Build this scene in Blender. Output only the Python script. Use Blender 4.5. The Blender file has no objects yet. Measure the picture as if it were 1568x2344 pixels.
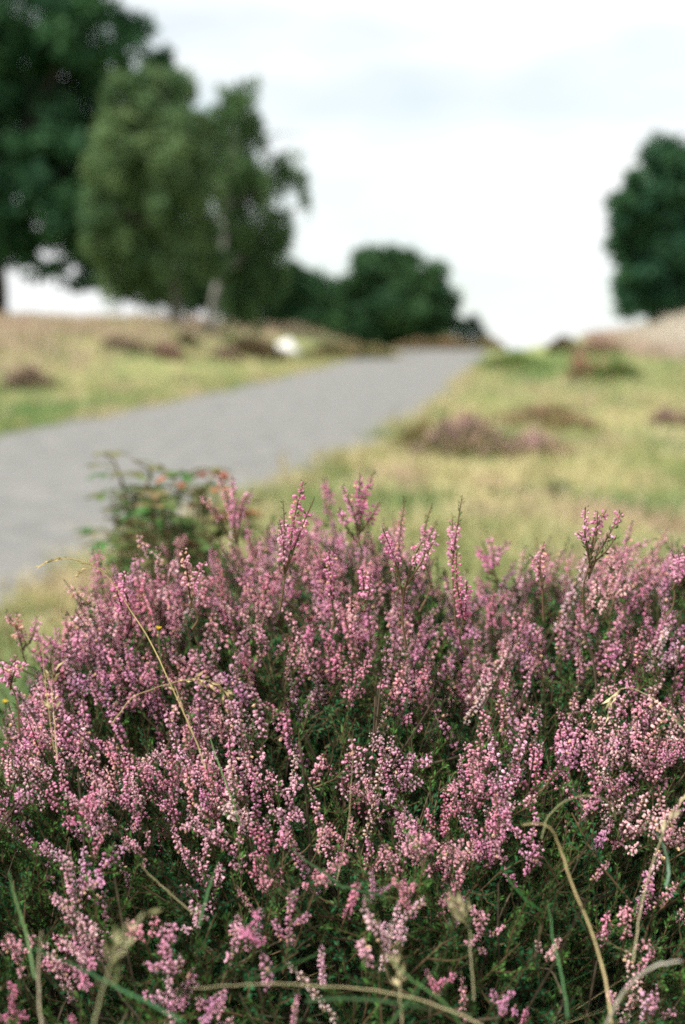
import bpy, math
import numpy as np
from mathutils import Vector

rng = np.random.default_rng(11)
PI = math.pi
S = bpy.context.scene
COL = S.collection

# ------------------------------------------------------------------ camera numbers
CAM_H = 0.80
LENS = 50.0
F = LENS / 36.0 * 2344.0          # focal length in units of a 1568x2344 picture
PITCH = math.atan((1172 - 820) / F)
CX, CY = 784.0, 1172.0


def ray(px, py):
    u = (px - CX) / F
    v = (CY - py) / F
    cp, sp = math.cos(PITCH), math.sin(PITCH)
    return np.array([u, cp + v * sp, -sp + v * cp])


def P(px, py, d):
    r = ray(px, py)
    r = r * (d / r[1])
    return np.array([r[0], r[1], r[2] + CAM_H])


# ------------------------------------------------------------------ mesh helpers
class G:
    """collects numpy geometry and links it as one mesh object"""
    def __init__(self):
        self.V, self.F, self.C, self.n = [], {3: [], 4: []}, [], 0

    def add(self, V, Fc, C):
        V = np.asarray(V, float).reshape(-1, 3)
        Fc = np.asarray(Fc, np.int64)
        C = np.asarray(C, float)
        if C.ndim == 1:
            C = np.broadcast_to(C, (len(V), 3))
        self.V.append(V)
        self.C.append(C)
        self.F[Fc.shape[1]].append(Fc + self.n)
        self.n += len(V)

    def inst(self, V, Fc, C, M, T, tint=None):
        """V(n,3) C(n,3) placed k times by M(k,3,3), T(k,3); tint(k,3) multiplies"""
        k, n = len(T), len(V)
        if k == 0:
            return
        W = np.einsum('kij,nj->kni', M, V) + T[:, None, :]
        FF = (Fc[None] + (np.arange(k) * n)[:, None, None]).reshape(-1, Fc.shape[1])
        CC = np.broadcast_to(C[None], (k, n, 3))
        if tint is not None:
            CC = CC * tint[:, None, :]
        self.add(W.reshape(-1, 3), FF, CC.reshape(-1, 3))

    def arrays(self):
        V = np.concatenate(self.V) if self.V else np.zeros((0, 3))
        C = np.concatenate(self.C) if self.C else np.zeros((0, 3))
        f3 = np.concatenate(self.F[3]) if self.F[3] else np.zeros((0, 3), np.int64)
        f4 = np.concatenate(self.F[4]) if self.F[4] else np.zeros((0, 4), np.int64)
        return V, C, f3, f4

    def merge(self, other, M, T, tint=None):
        V, C, f3, f4 = other.arrays()
        k, n = len(T), len(V)
        if k == 0 or n == 0:
            return
        W = (np.einsum('kij,nj->kni', M, V) + T[:, None, :]).reshape(-1, 3)
        CC = np.broadcast_to(C[None], (k, n, 3))
        if tint is not None:
            CC = CC * tint[:, None, :]
        self.V.append(W)
        self.C.append(CC.reshape(-1, 3))
        off = (np.arange(k) * n)[:, None, None] + self.n
        if len(f3):
            self.F[3].append((f3[None] + off).reshape(-1, 3))
        if len(f4):
            self.F[4].append((f4[None] + off).reshape(-1, 4))
        self.n += k * n

    def mesh(self, name, mat, smooth=False):
        V, C, f3, f4 = self.arrays()
        me = bpy.data.meshes.new(name)
        me.vertices.add(len(V))
        me.vertices.foreach_set('co', V.astype(np.float32).ravel())
        loops = np.concatenate([f3.ravel(), f4.ravel()]).astype(np.int32)
        tot = np.concatenate([np.full(len(f3), 3), np.full(len(f4), 4)]).astype(np.int32)
        start = np.concatenate([[0], np.cumsum(tot)[:-1]]).astype(np.int32)
        me.loops.add(len(loops))
        me.loops.foreach_set('vertex_index', loops)
        me.polygons.add(len(tot))
        me.polygons.foreach_set('loop_start', start)
        me.polygons.foreach_set('use_smooth', np.full(len(tot), bool(smooth)))
        a = me.color_attributes.new('col', 'FLOAT_COLOR', 'POINT')
        ca = np.ones((len(V), 4), np.float32)
        ca[:, :3] = np.clip(C, 0, 1)
        a.data.foreach_set('color', ca.ravel())
        me.update(calc_edges=True)
        me.materials.append(mat)
        return me

    def build(self, name, mat, parent=None, smooth=False, loc=None):
        me = self.mesh(name, mat, smooth)
        o = bpy.data.objects.new(name, me)
        COL.objects.link(o)
        if parent is not None:
            o.parent = parent
        if loc is not None:
            o.location = loc
        return o


def tag(o, label=None, cat=None, group=None, kind=None):
    if label:
        o['label'] = label
    if cat:
        o['category'] = cat
    if group:
        o['group'] = group
    if kind:
        o['kind'] = kind
    return o


def empty(name, loc=(0, 0, 0)):
    o = bpy.data.objects.new(name, None)
    o.empty_display_size = 0.1
    COL.objects.link(o)
    o.location = loc
    return o


def norm(a):
    a = np.asarray(a, float)
    return a / np.maximum(np.linalg.norm(a, axis=-1, keepdims=True), 1e-9)


def basis(D, spin=None, scale=None):
    """rotation matrices (k,3,3) whose third column is D"""
    D = norm(D)
    k = len(D)
    ref = np.where(np.abs(D[:, 2:3]) < 0.9, np.array([[0, 0, 1.0]]), np.array([[1.0, 0, 0]]))
    X = norm(np.cross(ref, D))
    Y = np.cross(D, X)
    if spin is not None:
        c, s = np.cos(spin)[:, None], np.sin(spin)[:, None]
        X, Y = X * c + Y * s, -X * s + Y * c
    M = np.stack([X, Y, D], axis=2)
    if scale is not None:
        sc = np.asarray(scale, float)
        if sc.ndim == 1:
            M = M * sc[:, None, None]
        else:
            M = M * sc[:, None, :]
    return M


def smoothstep(a, b, x):
    t = np.clip((np.asarray(x, float) - a) / (b - a), 0, 1)
    return t * t * (3 - 2 * t)


def curve(pts, n=16):
    """Catmull-Rom through pts"""
    p = np.asarray(pts, float)
    if len(p) == 2:
        t = np.linspace(0, 1, n)[:, None]
        return p[0] * (1 - t) + p[1] * t
    q = np.vstack([2 * p[0] - p[1], p, 2 * p[-1] - p[-2]])
    out = []
    m = len(p) - 1
    for i in range(m):
        a, b, c, d = q[i:i + 4]
        k = max(2, int(round(n / m)))
        for t in np.linspace(0, 1, k, endpoint=(i == m - 1)):
            out.append(0.5 * ((2 * b) + (-a + c) * t + (2 * a - 5 * b + 4 * c - d) * t * t + (-a + 3 * b - 3 * c + d) * t ** 3))
    return np.array(out)


def tube(g, pts, r0, r1=None, n=5, col=(0.2, 0.15, 0.1), radii=None):
    p = np.asarray(pts, float)
    m = len(p)
    if radii is None:
        radii = np.linspace(r0, r0 if r1 is None else r1, m)
    T = norm(np.gradient(p, axis=0))
    up = np.array([0.13, 0.91, 0.37])
    X = norm(np.cross(T, up))
    Y = np.cross(T, X)
    a = np.arange(n) / n * 2 * PI
    V = p[:, None] + (X[:, None] * np.cos(a)[None, :, None] + Y[:, None] * np.sin(a)[None, :, None]) * np.asarray(radii)[:, None, None]
    i = np.arange(m - 1)[:, None] * n
    j = np.arange(n)[None]
    jn = (j + 1) % n
    Fc = np.stack([i + j, i + jn, i + n + jn, i + n + j], axis=-1).reshape(-1, 4)
    C = np.asarray(col, float)
    if C.ndim == 2:
        C = np.repeat(C, n, axis=0)
    g.add(V.reshape(-1, 3), Fc, C)


def at_len(p, t):
    """position and tangent at fractions t of the length of polyline p"""
    seg = np.linalg.norm(np.diff(p, axis=0), axis=1)
    s = np.concatenate([[0], np.cumsum(seg)])
    L = s[-1]
    x = np.asarray(t) * L
    pos = np.stack([np.interp(x, s, p[:, i]) for i in range(3)], axis=1)
    tg = norm(np.gradient(p, axis=0))
    tan = norm(np.stack([np.interp(x, s, tg[:, i]) for i in range(3)], axis=1))
    return pos, tan, L


def vnoise(x, y, seed=0, scale=1.0):
    """smooth value noise in [0,1]"""
    x = np.asarray(x, float) / scale + seed * 17.31
    y = np.asarray(y, float) / scale - seed * 9.17
    xi, yi = np.floor(x).astype(np.int64), np.floor(y).astype(np.int64)
    fx, fy = x - xi, y - yi
    fx, fy = fx * fx * (3 - 2 * fx), fy * fy * (3 - 2 * fy)

    def h(a, b):
        n = np.sin(a * 127.1 + b * 311.7 + seed * 74.7) * 43758.5453
        return n - np.floor(n)
    return (h(xi, yi) * (1 - fx) + h(xi + 1, yi) * fx) * (1 - fy) + (h(xi, yi + 1) * (1 - fx) + h(xi + 1, yi + 1) * fx) * fy


# ------------------------------------------------------------------ materials
def new_mat(name):
    m = bpy.data.materials.new(name)
    m.use_nodes = True
    nt = m.node_tree
    return m, nt, nt.nodes['Principled BSDF'], nt.nodes['Material Output']


def attr_mat(name, rough=0.6, transl=0.0, spec=0.3, noise=0.0, nscale=20.0):
    m, nt, b, out = new_mat(name)
    a = nt.nodes.new('ShaderNodeAttribute')
    a.attribute_name = 'col'
    src = a.outputs['Color']
    if noise > 0:
        tc = nt.nodes.new('ShaderNodeTexCoord')
        nz = nt.nodes.new('ShaderNodeTexNoise')
        nz.inputs['Scale'].default_value = nscale
        nz.inputs['Detail'].default_value = 4
        nt.links.new(tc.outputs['Object'], nz.inputs['Vector'])
        mr = nt.nodes.new('ShaderNodeMapRange')
        mr.inputs['From Min'].default_value = 0.3
        mr.inputs['From Max'].default_value = 0.7
        mr.inputs['To Min'].default_value = 1 - noise
        mr.inputs['To Max'].default_value = 1 + noise
        nt.links.new(nz.outputs['Fac'], mr.inputs['Value'])
        mx = nt.nodes.new('ShaderNodeVectorMath')
        mx.operation = 'SCALE'
        nt.links.new(src, mx.inputs[0])
        nt.links.new(mr.outputs['Result'], mx.inputs['Scale'])
        src = mx.outputs['Vector']
    nt.links.new(src, b.inputs['Base Color'])
    b.inputs['Roughness'].default_value = rough
    b.inputs['Specular IOR Level'].default_value = spec
    if transl > 0:
        t = nt.nodes.new('ShaderNodeBsdfTranslucent')
        nt.links.new(src, t.inputs['Color'])
        mix = nt.nodes.new('ShaderNodeMixShader')
        mix.inputs['Fac'].default_value = transl
        nt.links.new(b.outputs['BSDF'], mix.inputs[1])
        nt.links.new(t.outputs['BSDF'], mix.inputs[2])
        nt.links.new(mix.outputs['Shader'], out.inputs['Surface'])
    return m


def ramp_mat(name, stops, scale, rough=0.9, detail=8, bump=0.0, bscale=40.0, scale2=None, stops2=None):
    m, nt, b, out = new_mat(name)
    tc = nt.nodes.new('ShaderNodeTexCoord')

    def layer(sc, st, det):
        nz = nt.nodes.new('ShaderNodeTexNoise')
        nz.inputs['Scale'].default_value = sc
        nz.inputs['Detail'].default_value = det
        nz.inputs['Roughness'].default_value = 0.6
        nt.links.new(tc.outputs['Object'], nz.inputs['Vector'])
        r = nt.nodes.new('ShaderNodeValToRGB')
        e = r.color_ramp.elements
        e[0].position, e[0].color = st[0][0], (*st[0][1], 1)
        e[1].position, e[1].color = st[-1][0], (*st[-1][1], 1)
        for p, c in st[1:-1]:
            k = e.new(p)
            k.color = (*c, 1)
        nt.links.new(nz.outputs['Fac'], r.inputs['Fac'])
        return r.outputs['Color']
    c = layer(scale, stops, detail)
    if scale2:
        c2 = layer(scale2, stops2, 5)
        mx = nt.nodes.new('ShaderNodeMix')
        mx.data_type = 'RGBA'
        mx.blend_type = 'MULTIPLY'
        mx.inputs['Factor'].default_value = 1.0
        nt.links.new(c, mx.inputs['A'])
        nt.links.new(c2, mx.inputs['B'])
        c = mx.outputs['Result']
    nt.links.new(c, b.inputs['Base Color'])
    b.inputs['Roughness'].default_value = rough
    b.inputs['Specular IOR Level'].default_value = 0.25
    if bump > 0:
        nz = nt.nodes.new('ShaderNodeTexNoise')
        nz.inputs['Scale'].default_value = bscale
        nz.inputs['Detail'].default_value = 6
        nt.links.new(tc.outputs['Object'], nz.inputs['Vector'])
        bp = nt.nodes.new('ShaderNodeBump')
        bp.inputs['Strength'].default_value = bump
        bp.inputs['Distance'].default_value = 0.02
        nt.links.new(nz.outputs['Fac'], bp.inputs['Height'])
        nt.links.new(bp.outputs['Normal'], b.inputs['Normal'])
    return m


M_ground = ramp_mat('turf', [(0.30, (0.12, 0.20, 0.06)), (0.47, (0.24, 0.29, 0.10)), (0.60, (0.42, 0.38, 0.19)), (0.70, (0.34, 0.28, 0.17))],
                    1.6, bump=0.6, scale2=9.0, stops2=[(0.3, (0.6, 0.62, 0.55)), (0.7, (1, 1, 1))])
M_road = ramp_mat('asphalt', [(0.32, (0.165, 0.166, 0.158)), (0.68, (0.268, 0.266, 0.252))], 7.0, rough=0.9, bump=0.5, bscale=220,
                  scale2=150.0, stops2=[(0.32, (0.45, 0.45, 0.46)), (0.5, (0.9, 0.9, 0.9)), (0.68, (1, 1, 1))])
M_leaf = attr_mat('tree_leaf', 0.6, 0.25, 0.15)
M_bark = attr_mat('bark', 0.9, 0, 0.2, noise=0.45, nscale=6)
M_needle = attr_mat('heather_leaf', 0.7, 0.12, 0.08)
M_petal = attr_mat('heather_petal', 0.7, 0.30, 0.1)
M_wood = attr_mat('heather_wood', 0.85, 0, 0.2, noise=0.4, nscale=120)
M_grass = attr_mat('grass_blade', 0.6, 0.30, 0.3)
M_straw = attr_mat('dry_straw', 0.6, 0.15, 0.35, noise=0.2, nscale=60)
M_rock = ramp_mat('pale_rock', [(0.3, (0.66, 0.63, 0.61)), (0.7, (0.86, 0.85, 0.83))], 3.0, bump=0.5, bscale=9)

# ------------------------------------------------------------------ terrain
RY = np.arange(-60, 700, 0.25)
_rp = np.array([(-60, -18), (-10, -4.2), (0, -1.85), (3.6, -0.92), (5.2, -0.70), (6.66, -0.36), (8.1, 0.04), (11.8, 0.63), (16.2, 1.27),
                (23.5, 2.17), (39.5, 3.95), (60, 7.2), (90, 14.5), (150, 34), (700, 260)], float)
_rr = np.interp(RY, _rp[:, 0], _rp[:, 1])
_k = np.exp(-0.5 * (np.arange(-12, 13) / 4.0) ** 2)
_k /= _k.sum()
_rr = np.convolve(np.pad(_rr, 12, mode='edge'), _k, 'valid')
ROAD_W = 2.75
_slope = np.where(RY < 36, 0.025, np.where(RY < 62, 0.025 - 0.055 * (RY - 36) / 26, np.where(RY < 190, -0.03, 0.0)))
_slope = np.where(RY < -40, 0, _slope)
_zb = np.cumsum(_slope) * 0.25
_zb -= np.interp(0, RY, _zb)


def road_r(Y):
    return np.interp(Y, RY, _rr)


def gz(x, y, detail=True):
    x, y = np.asarray(x, float), np.asarray(y, float)
    z = np.interp(y, RY, _zb)
    rr = road_r(y)
    dl = rr - ROAD_W - 0.5 - x
    dr = x - rr - 0.4
    A = smoothstep(13, 33, y) * (1 - smoothstep(54, 85, y)) + 0.16 * smoothstep(1.5, 5, dl) * smoothstep(14, 26, y) * (1 - smoothstep(28, 40, y))
    z = z + 0.70 * A * smoothstep(0, 4.2, dl)
    B = smoothstep(13, 37, y) * (1 - smoothstep(48, 80, y))
    z = z + B * (0.36 * smoothstep(0, 2.6, dr) + 0.52 * smoothstep(3.2, 6.0, dr))
    if detail:
        off = np.clip(np.maximum(dl, dr), 0, 1.5) / 1.5
        far = smoothstep(3, 12, y)
        z = z + off * far * (0.16 * (vnoise(x, y, 3, 1.9) - 0.5) + 0.07 * (vnoise(x, y, 5, 0.6) - 0.5))
    return z


def on_ground(px, py):
    r = ray(px, py)
    best = None
    for Y in np.concatenate([np.arange(1.0, 20, 0.02), np.arange(20, 60, 0.1)]):
        q = r * (Y / r[1])
        z = float(gz(q[0], Y))
        gap = (q[2] + CAM_H - z) / Y
        if best is None or gap < best[0]:
            best = (gap, np.array([q[0], Y, z]))
        if gap <= 0:
            break
    return best[1]          # the first hit, or where the sight line passes closest over the crest


def put(px, d):
    """point on the ground below picture column px at distance d"""
    x = (px - CX) / F * d
    return np.array([x, d, float(gz(x, d))])


ys = np.concatenate([np.arange(-300, -20, 20), np.arange(-20, 0, 2), np.arange(0, 22, 0.2), np.arange(22, 66, 0.5), np.arange(66, 100, 2),
                     np.arange(100, 200, 10), np.arange(200, 900, 50)])
xs = np.concatenate([np.arange(-500, -60, 40), np.arange(-60, -16, 3), np.arange(-16, -4, 0.4), np.arange(-4, 6, 0.2), np.arange(6, 20, 0.4),
                     np.arange(20, 60, 3), np.arange(60, 501, 40)])
X, Y = np.meshgrid(xs, ys)
Z = gz(X, Y)
g = G()
ny, nx = X.shape
i = np.arange(ny - 1)[:, None] * nx
j = np.arange(nx - 1)[None]
g.add(np.stack([X, Y, Z], -1).reshape(-1, 3), np.stack([i + j, i + j + 1, i + nx + j + 1, i + nx + j], -1).reshape(-1, 4), (0.2, 0.2, 0.1))
tag(g.build('ground', M_ground, smooth=True), kind='structure')

# road: a strip with ragged edges, a few mm above the ground
ry = np.concatenate([np.arange(-20, 0, 1.0), np.arange(0, 30, 0.2), np.arange(30, 90, 0.5)])
rr = road_r(ry)
wob = 0.22 * (vnoise(ry, ry * 0, 8, 0.7) - 0.5) + 0.14 * (vnoise(ry, ry * 0, 9, 0.25) - 0.5)
wob2 = 0.22 * (vnoise(ry, ry * 0, 18, 0.7) - 0.5) + 0.14 * (vnoise(ry, ry * 0, 19, 0.25) - 0.5)
cols = 8
V = []
for q in range(cols):
    f = q / (cols - 1)
    xx = (rr + wob) * (1 - f) + (rr - ROAD_W + wob2) * f
    crown = 0.012 + 0.02 * math.sin(PI * f)
    V.append(np.stack([xx, ry, gz(xx, ry, False) + crown], -1))
V = np.stack(V, 1)
m = len(ry)
i = np.arange(m - 1)[:, None] * cols
j = np.arange(cols - 1)[None]
g = G()
g.add(V.reshape(-1, 3), np.stack([i + j + 1, i + j, i + cols + j, i + cols + j + 1], -1).reshape(-1, 4), (0.2, 0.2, 0.2))
tag(g.build('road', M_road, smooth=True), kind='structure')

# ------------------------------------------------------------------ grass cover
STRAW = np.array([0.50, 0.42, 0.22])
YGREEN = np.array([0.27, 0.28, 0.08])
GREEN = np.array([0.09, 0.17, 0.04])
TAN = np.array([0.34, 0.25, 0.17])


def blades(g, pos, hgt, wid, col, lean=0.5, bend=0.5):
    """bent blades: two quads each"""
    k = len(pos)
    az = rng.uniform(0, 2 * PI, k)
    d = np.stack([np.cos(az), np.sin(az), np.zeros(k)], -1)
    side = np.stack([-np.sin(az), np.cos(az), np.zeros(k)], -1)
    spin = rng.uniform(0, 2 * PI, k)
    side = side * np.cos(spin)[:, None] + d * np.sin(spin)[:, None]
    ln = rng.uniform(0.1, lean, k)[:, None] * hgt[:, None]
    up = np.array([0, 0, 1.0])
    b = pos
    mpt = pos + up * hgt[:, None] * 0.6 + d * ln * 0.4
    tp = pos + up * hgt[:, None] * (1 - 0.3 * bend) + d * ln * 1.3
    w = wid[:, None] * 0.5
    V = np.stack([b - side * w, b + side * w, mpt + side * w * 0.8, mpt - side * w * 0.8, tp], 1)
    o = (np.arange(k) * 5)[:, None]
    C = np.repeat(col, 5, axis=0)
    base = g.n
    g.V.append(V.reshape(-1, 3))
    g.C.append(C)
    g.F[4].append(o + np.array([[0, 1, 2, 3]]) + base)
    g.F[3].append(o + np.array([[3, 2, 4]]) + base)
    g.n += 5 * k


def off_road(x, y, margin=0.0):
    r = road_r(y)
    return (x > r + margin) | (x < r - ROAD_W - margin)


def meadow_color(x, y, k):
    y = y * 0.45
    n1 = vnoise(x, y, 21, 1.1) * 0.4 + vnoise(x, y, 22, 0.35) * 0.6
    n2 = vnoise(x, y, 23, 0.6) * 0.5 + vnoise(x, y, 24, 0.22) * 0.5
    n3 = vnoise(x, y, 25, 0.45) * 0.5 + vnoise(x, y, 26, 0.18) * 0.5
    t = np.clip((n1 - 0.34) / 0.30 + rng.normal(0, 0.15, k), 0, 1)[:, None]
    c = np.array([0.12, 0.21, 0.07]) * (1 - t) + np.array([0.33, 0.35, 0.15]) * t
    u = np.clip((n2 - 0.48) / 0.22 + rng.normal(0, 0.2, k), 0, 1)[:, None]
    c = c * (1 - u) + np.array([0.55, 0.48, 0.27]) * u
    v = np.clip((n3 - 0.62) / 0.12 + rng.normal(0, 0.2, k), 0, 0.85)[:, None]
    c = c * (1 - v) + np.array([0.46, 0.33, 0.25]) * v
    return c * rng.uniform(0.75, 1.2, (k, 1))


g = G()
k = 190000
yy = 1.7 * (30 / 1.7) ** rng.uniform(0, 1, k) ** 0.9
xx = rng.uniform(-1, 1, k) * (0.30 * yy + 0.7)
ok = off_road(xx, yy, -0.02 - 0.12 * vnoise(xx, yy, 33, 0.25) * (rng.uniform(0, 1, k) < 0.5))
xx, yy = xx[ok], yy[ok]
k = len(xx)
lush = vnoise(xx, yy, 31, 0.8)
hg = rng.uniform(0.025, 0.07, k) * (0.5 + 1.2 * lush) * np.where(rng.uniform(0, 1, k) < 0.06, 2.4, 1.0) * (1 + 0.4 * smoothstep(8, 25, yy))
wd = rng.uniform(0.003, 0.006, k) * (1 + yy / 9)
col = meadow_color(xx, yy, k)
edge = np.minimum(np.abs(xx - road_r(yy)), np.abs(xx - road_r(yy) + ROAD_W))
e = np.exp(-edge / 0.22)[:, None]
col = col * (1 - 0.6 * e) + STRAW * 0.95 * 0.6 * e
# greener strips seen on both banks
gr = (np.exp(-((xx - 3.4) / 1.3) ** 2 - ((yy - 24) / 5) ** 2) * 0.95 + np.exp(-((xx - 4.6) / 1.6) ** 2 - ((yy - 31) / 6) ** 2) * 0.9 + np.exp(-((xx + 3.3) / 1.5) ** 2 - ((yy - 11.4) / 2.3) ** 2) * 1.5)[:, None]
gr = np.clip(gr, 0, 0.95) * np.clip(0.45 + vnoise(xx, yy, 35, 0.7), 0, 1)[:, None]
col = col * (1 - gr) + np.array([0.115, 0.23, 0.065]) * gr * rng.uniform(0.7, 1.2, (k, 1))
blades(g, np.stack([xx, yy, gz(xx, yy) - 0.003], -1), hg, wd, col, lean=1.1)
# taller tussocks in the meadow and ragged tufts along both road edges
for q in range(520):
    ty = 3.2 * (26 / 3.2) ** rng.uniform(0, 1)
    if q % 2:
        tx = float(road_r(ty)) + rng.normal(0.02, 0.07) if q % 4 == 1 else float(road_r(ty)) - ROAD_W + rng.normal(-0.02, 0.07)
        hh_, sp_ = rng.uniform(0.05, 0.12), 0.07
    else:
        tx = rng.uniform(-1, 1) * (0.28 * ty + 0.5)
        if not off_road(np.array(tx), np.array(ty), 0.2):
            continue
        hh_, sp_ = rng.uniform(0.07, 0.17), 0.10
    kk = 46
    ax, ay = tx + rng.normal(0, sp_, kk), ty + rng.normal(0, sp_, kk)
    tone = np.array([(0.52, 0.44, 0.26), (0.40, 0.38, 0.17), (0.20, 0.27, 0.09), (0.55, 0.47, 0.30)][rng.integers(0, 4)])
    blades(g, np.stack([ax, ay, gz(ax, ay) - 0.003], -1), hh_ * rng.uniform(0.5, 1.2, kk), rng.uniform(0.003, 0.006, kk) * (1 + ty / 12), tone * rng.uniform(0.7, 1.2, (kk, 1)), lean=1.0)
tag(g.build('meadow_grass', M_grass), 'short yellow green meadow grass on the verges either side of the road', 'grass', kind='stuff')

# tan heath and bleached grass on the two banks
g = G()
k = 60000
yy = rng.uniform(17, 52, k)
xx = rng.uniform(-1, 1, k) * (0.30 * yy + 1)
yy = np.concatenate([yy, rng.uniform(24, 52, 48000)])
xx = np.concatenate([xx, road_r(yy[k:]) + rng.uniform(2.6, 9, 48000)])
k = len(xx)
rrr = road_r(yy)
dl, dr = rrr - ROAD_W - xx, xx - rrr
keep = ((dl > 2.2) & (yy > 17 + 5 * vnoise(xx, yy, 42, 2.0)) & (rng.uniform(0, 1, k) < smoothstep(2.0, 4.5, dl))) | ((dr > 2.4) & (rng.uniform(0, 1, k) < smoothstep(2.4, 4.4, dr)) & (yy > 24))
keep &= (vnoise(xx, yy, 41, 1.3) > 0.27) | (dr > 5.0)
xx, yy, dr = xx[keep], yy[keep], dr[keep]
k = len(xx)
t = np.clip(vnoise(xx, yy, 43, 2.2) * 1.3 - 0.2 + rng.normal(0, 0.2, k), 0, 1)[:, None]
col = np.array([0.48, 0.38, 0.27]) * (1 - t) + np.array([0.46, 0.31, 0.27]) * t
rt = smoothstep(2.6, 4.2, dr)[:, None]
col = col * (1 - rt) + np.array([0.60, 0.54, 0.45]) * rt
col = col * rng.uniform(0.7, 1.2, (k, 1))
blades(g, np.stack([xx, yy, gz(xx, yy) - 0.01], -1), rng.uniform(0.12, 0.32, k) * (1 + 0.7 * rt[:, 0] * vnoise(xx, yy, 47, 0.8)), rng.uniform(0.018, 0.034, k), col, lean=0.7)
tag(g.build('heath_grass', M_grass), 'tall bleached tan grass and faded heath on the banks beyond the verges', 'grass', kind='stuff')

# ------------------------------------------------------------------ trees
LEAF_V = np.array([(0, 0, 0), (0.34, 0.10, 0.45), (0, 0, 1.0), (-0.34, 0.10, 0.45)])
LEAF_F = np.array([(0, 1, 2, 3)])


def crown_leaves(g, blobs, n, size, c0, c1, clumps=26, clump_r=0.26, droop=0.0, fill=0.35):
    """blobs: (centre, radii). leaves sit in clumps through each blob"""
    vol = np.array([abs(b[1][0] * b[1][2]) for b in blobs])
    vol = vol / vol.sum()
    for (c, r), f in zip(blobs, vol):
        c, r = np.array(c), np.array(r)
        kc = max(8, int(clumps * (0.5 + 0.5 * len(blobs) * f)))
        dirs = norm(rng.normal(0, 1, (kc, 3)))
        rad = np.where(rng.uniform(0, 1, kc) < fill, rng.uniform(0.1, 0.7, kc), rng.uniform(0.72, 1.0, kc))
        cc = c + dirs * rad[:, None] * r
        cr = rng.uniform(0.6, 1.3, kc) * clump_r
        nl = int(n * f)
        w = rng.integers(0, kc, nl)
        q = norm(rng.normal(0, 1, (nl, 3))) * (rng.uniform(0, 1, nl) ** 0.45)[:, None]
        rm = float(np.mean(r))
        pos = cc[w] + q * (cr[w] * rm)[:, None] * np.array([1.15, 1.15, 0.8])
        if droop:
            pos[:, 2] -= droop * rng.uniform(0, 1, nl) ** 2
        D = norm(q * 0.6 + rng.normal(0, 0.6, (nl, 3)) + np.array([0, 0, -0.35 - droop]))
        M = basis(D, rng.uniform(0, 2 * PI, nl), size * rng.uniform(0.6, 1.25, nl))
        tone = rng.uniform(0, 1, kc)[w] * 0.6 + rng.uniform(0, 1, nl) * 0.4
        col = np.asarray(c0) * (1 - tone[:, None]) + np.asarray(c1) * tone[:, None]
        g.inst(LEAF_V, LEAF_F, np.ones((4, 3)), M, pos, col)


def limb(g, a, b, r0, r1, col, sag=0.0, n=9):
    a, b = np.asarray(a, float), np.asarray(b, float)
    L = np.linalg.norm(b - a)
    mid = (a + b) / 2 + rng.normal(0, 0.06 * L, 3) + np.array([0, 0, sag * L])
    c = curve([a, mid, b], 8)
    tube(g, c, r0, r1, n, col)
    return c


def tree(name, label, base, trunks, blobs, nleaf, size, c0, c1, bark, r_trunk, limbs=16, group=None, **kw):
    """trunks: list of polylines (relative); blobs relative to base"""
    t = empty(name, base)
    tag(t, label, 'tree', group)
    base = np.asarray(base)
    for pl in trunks:
        g = G()
        c = curve(pl, 18)
        c[0, 2] -= 0.15
        rad = r_trunk * (1 - 0.75 * np.linspace(0, 1, len(c)))
        rad[0] *= 1.5
        rad[1] *= 1.15
        bc = np.asarray(bark, float)
        tube(g, c, 0, 0, 10, bc * rng.uniform(0.8, 1.15, (len(c), 1)), radii=rad)
        per = max(3, limbs // len(trunks))
        for q in range(per):
            b = blobs[rng.integers(0, len(blobs))]
            tgt = np.array(b[0]) + norm(rng.normal(0, 1, 3)) * np.array(b[1]) * rng.uniform(0.4, 0.85)
            f = float(np.clip(rng.uniform(0.35, 0.95), 0, 1))
            st = c[int(f * (len(c) - 1))]
            if tgt[2] < st[2] - 0.8:
                tgt[2] = st[2] + rng.uniform(-0.4, 0.4)
            lc = limb(g, st, tgt, r_trunk * (1 - 0.75 * f) * 0.6, r_trunk * 0.06, bc, 0.06, 6)
            for s in range(2):
                e = lc[5] + rng.normal(0, 0.35, 3) * np.array(b[1]) * 0.8
                limb(g, lc[rng.integers(3, 6)], e, r_trunk * 0.12, r_trunk * 0.03, bc, 0, 5)
        g.build('trunk', M_bark, t, smooth=True)
    g = G()
    crown_leaves(g, blobs, nleaf, size, c0, c1, **kw)
    g.build('crown', M_leaf, t)
    return t


def blobs_from(spec, d, base):
    """spec rows: (px, py, half width px, half height px, depth offset m) at distance d -> blobs relative to base"""
    out = []
    for px, py, rx, rz, dy in spec:
        c = P(px, py, d + dy)
        s = (d + dy) / F
        out.append((c - np.asarray(base), (rx * s, rx * s * 0.8, rz * s)))
    return out


OAK0, OAK1 = (0.015, 0.058, 0.033), (0.060, 0.150, 0.060)
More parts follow.
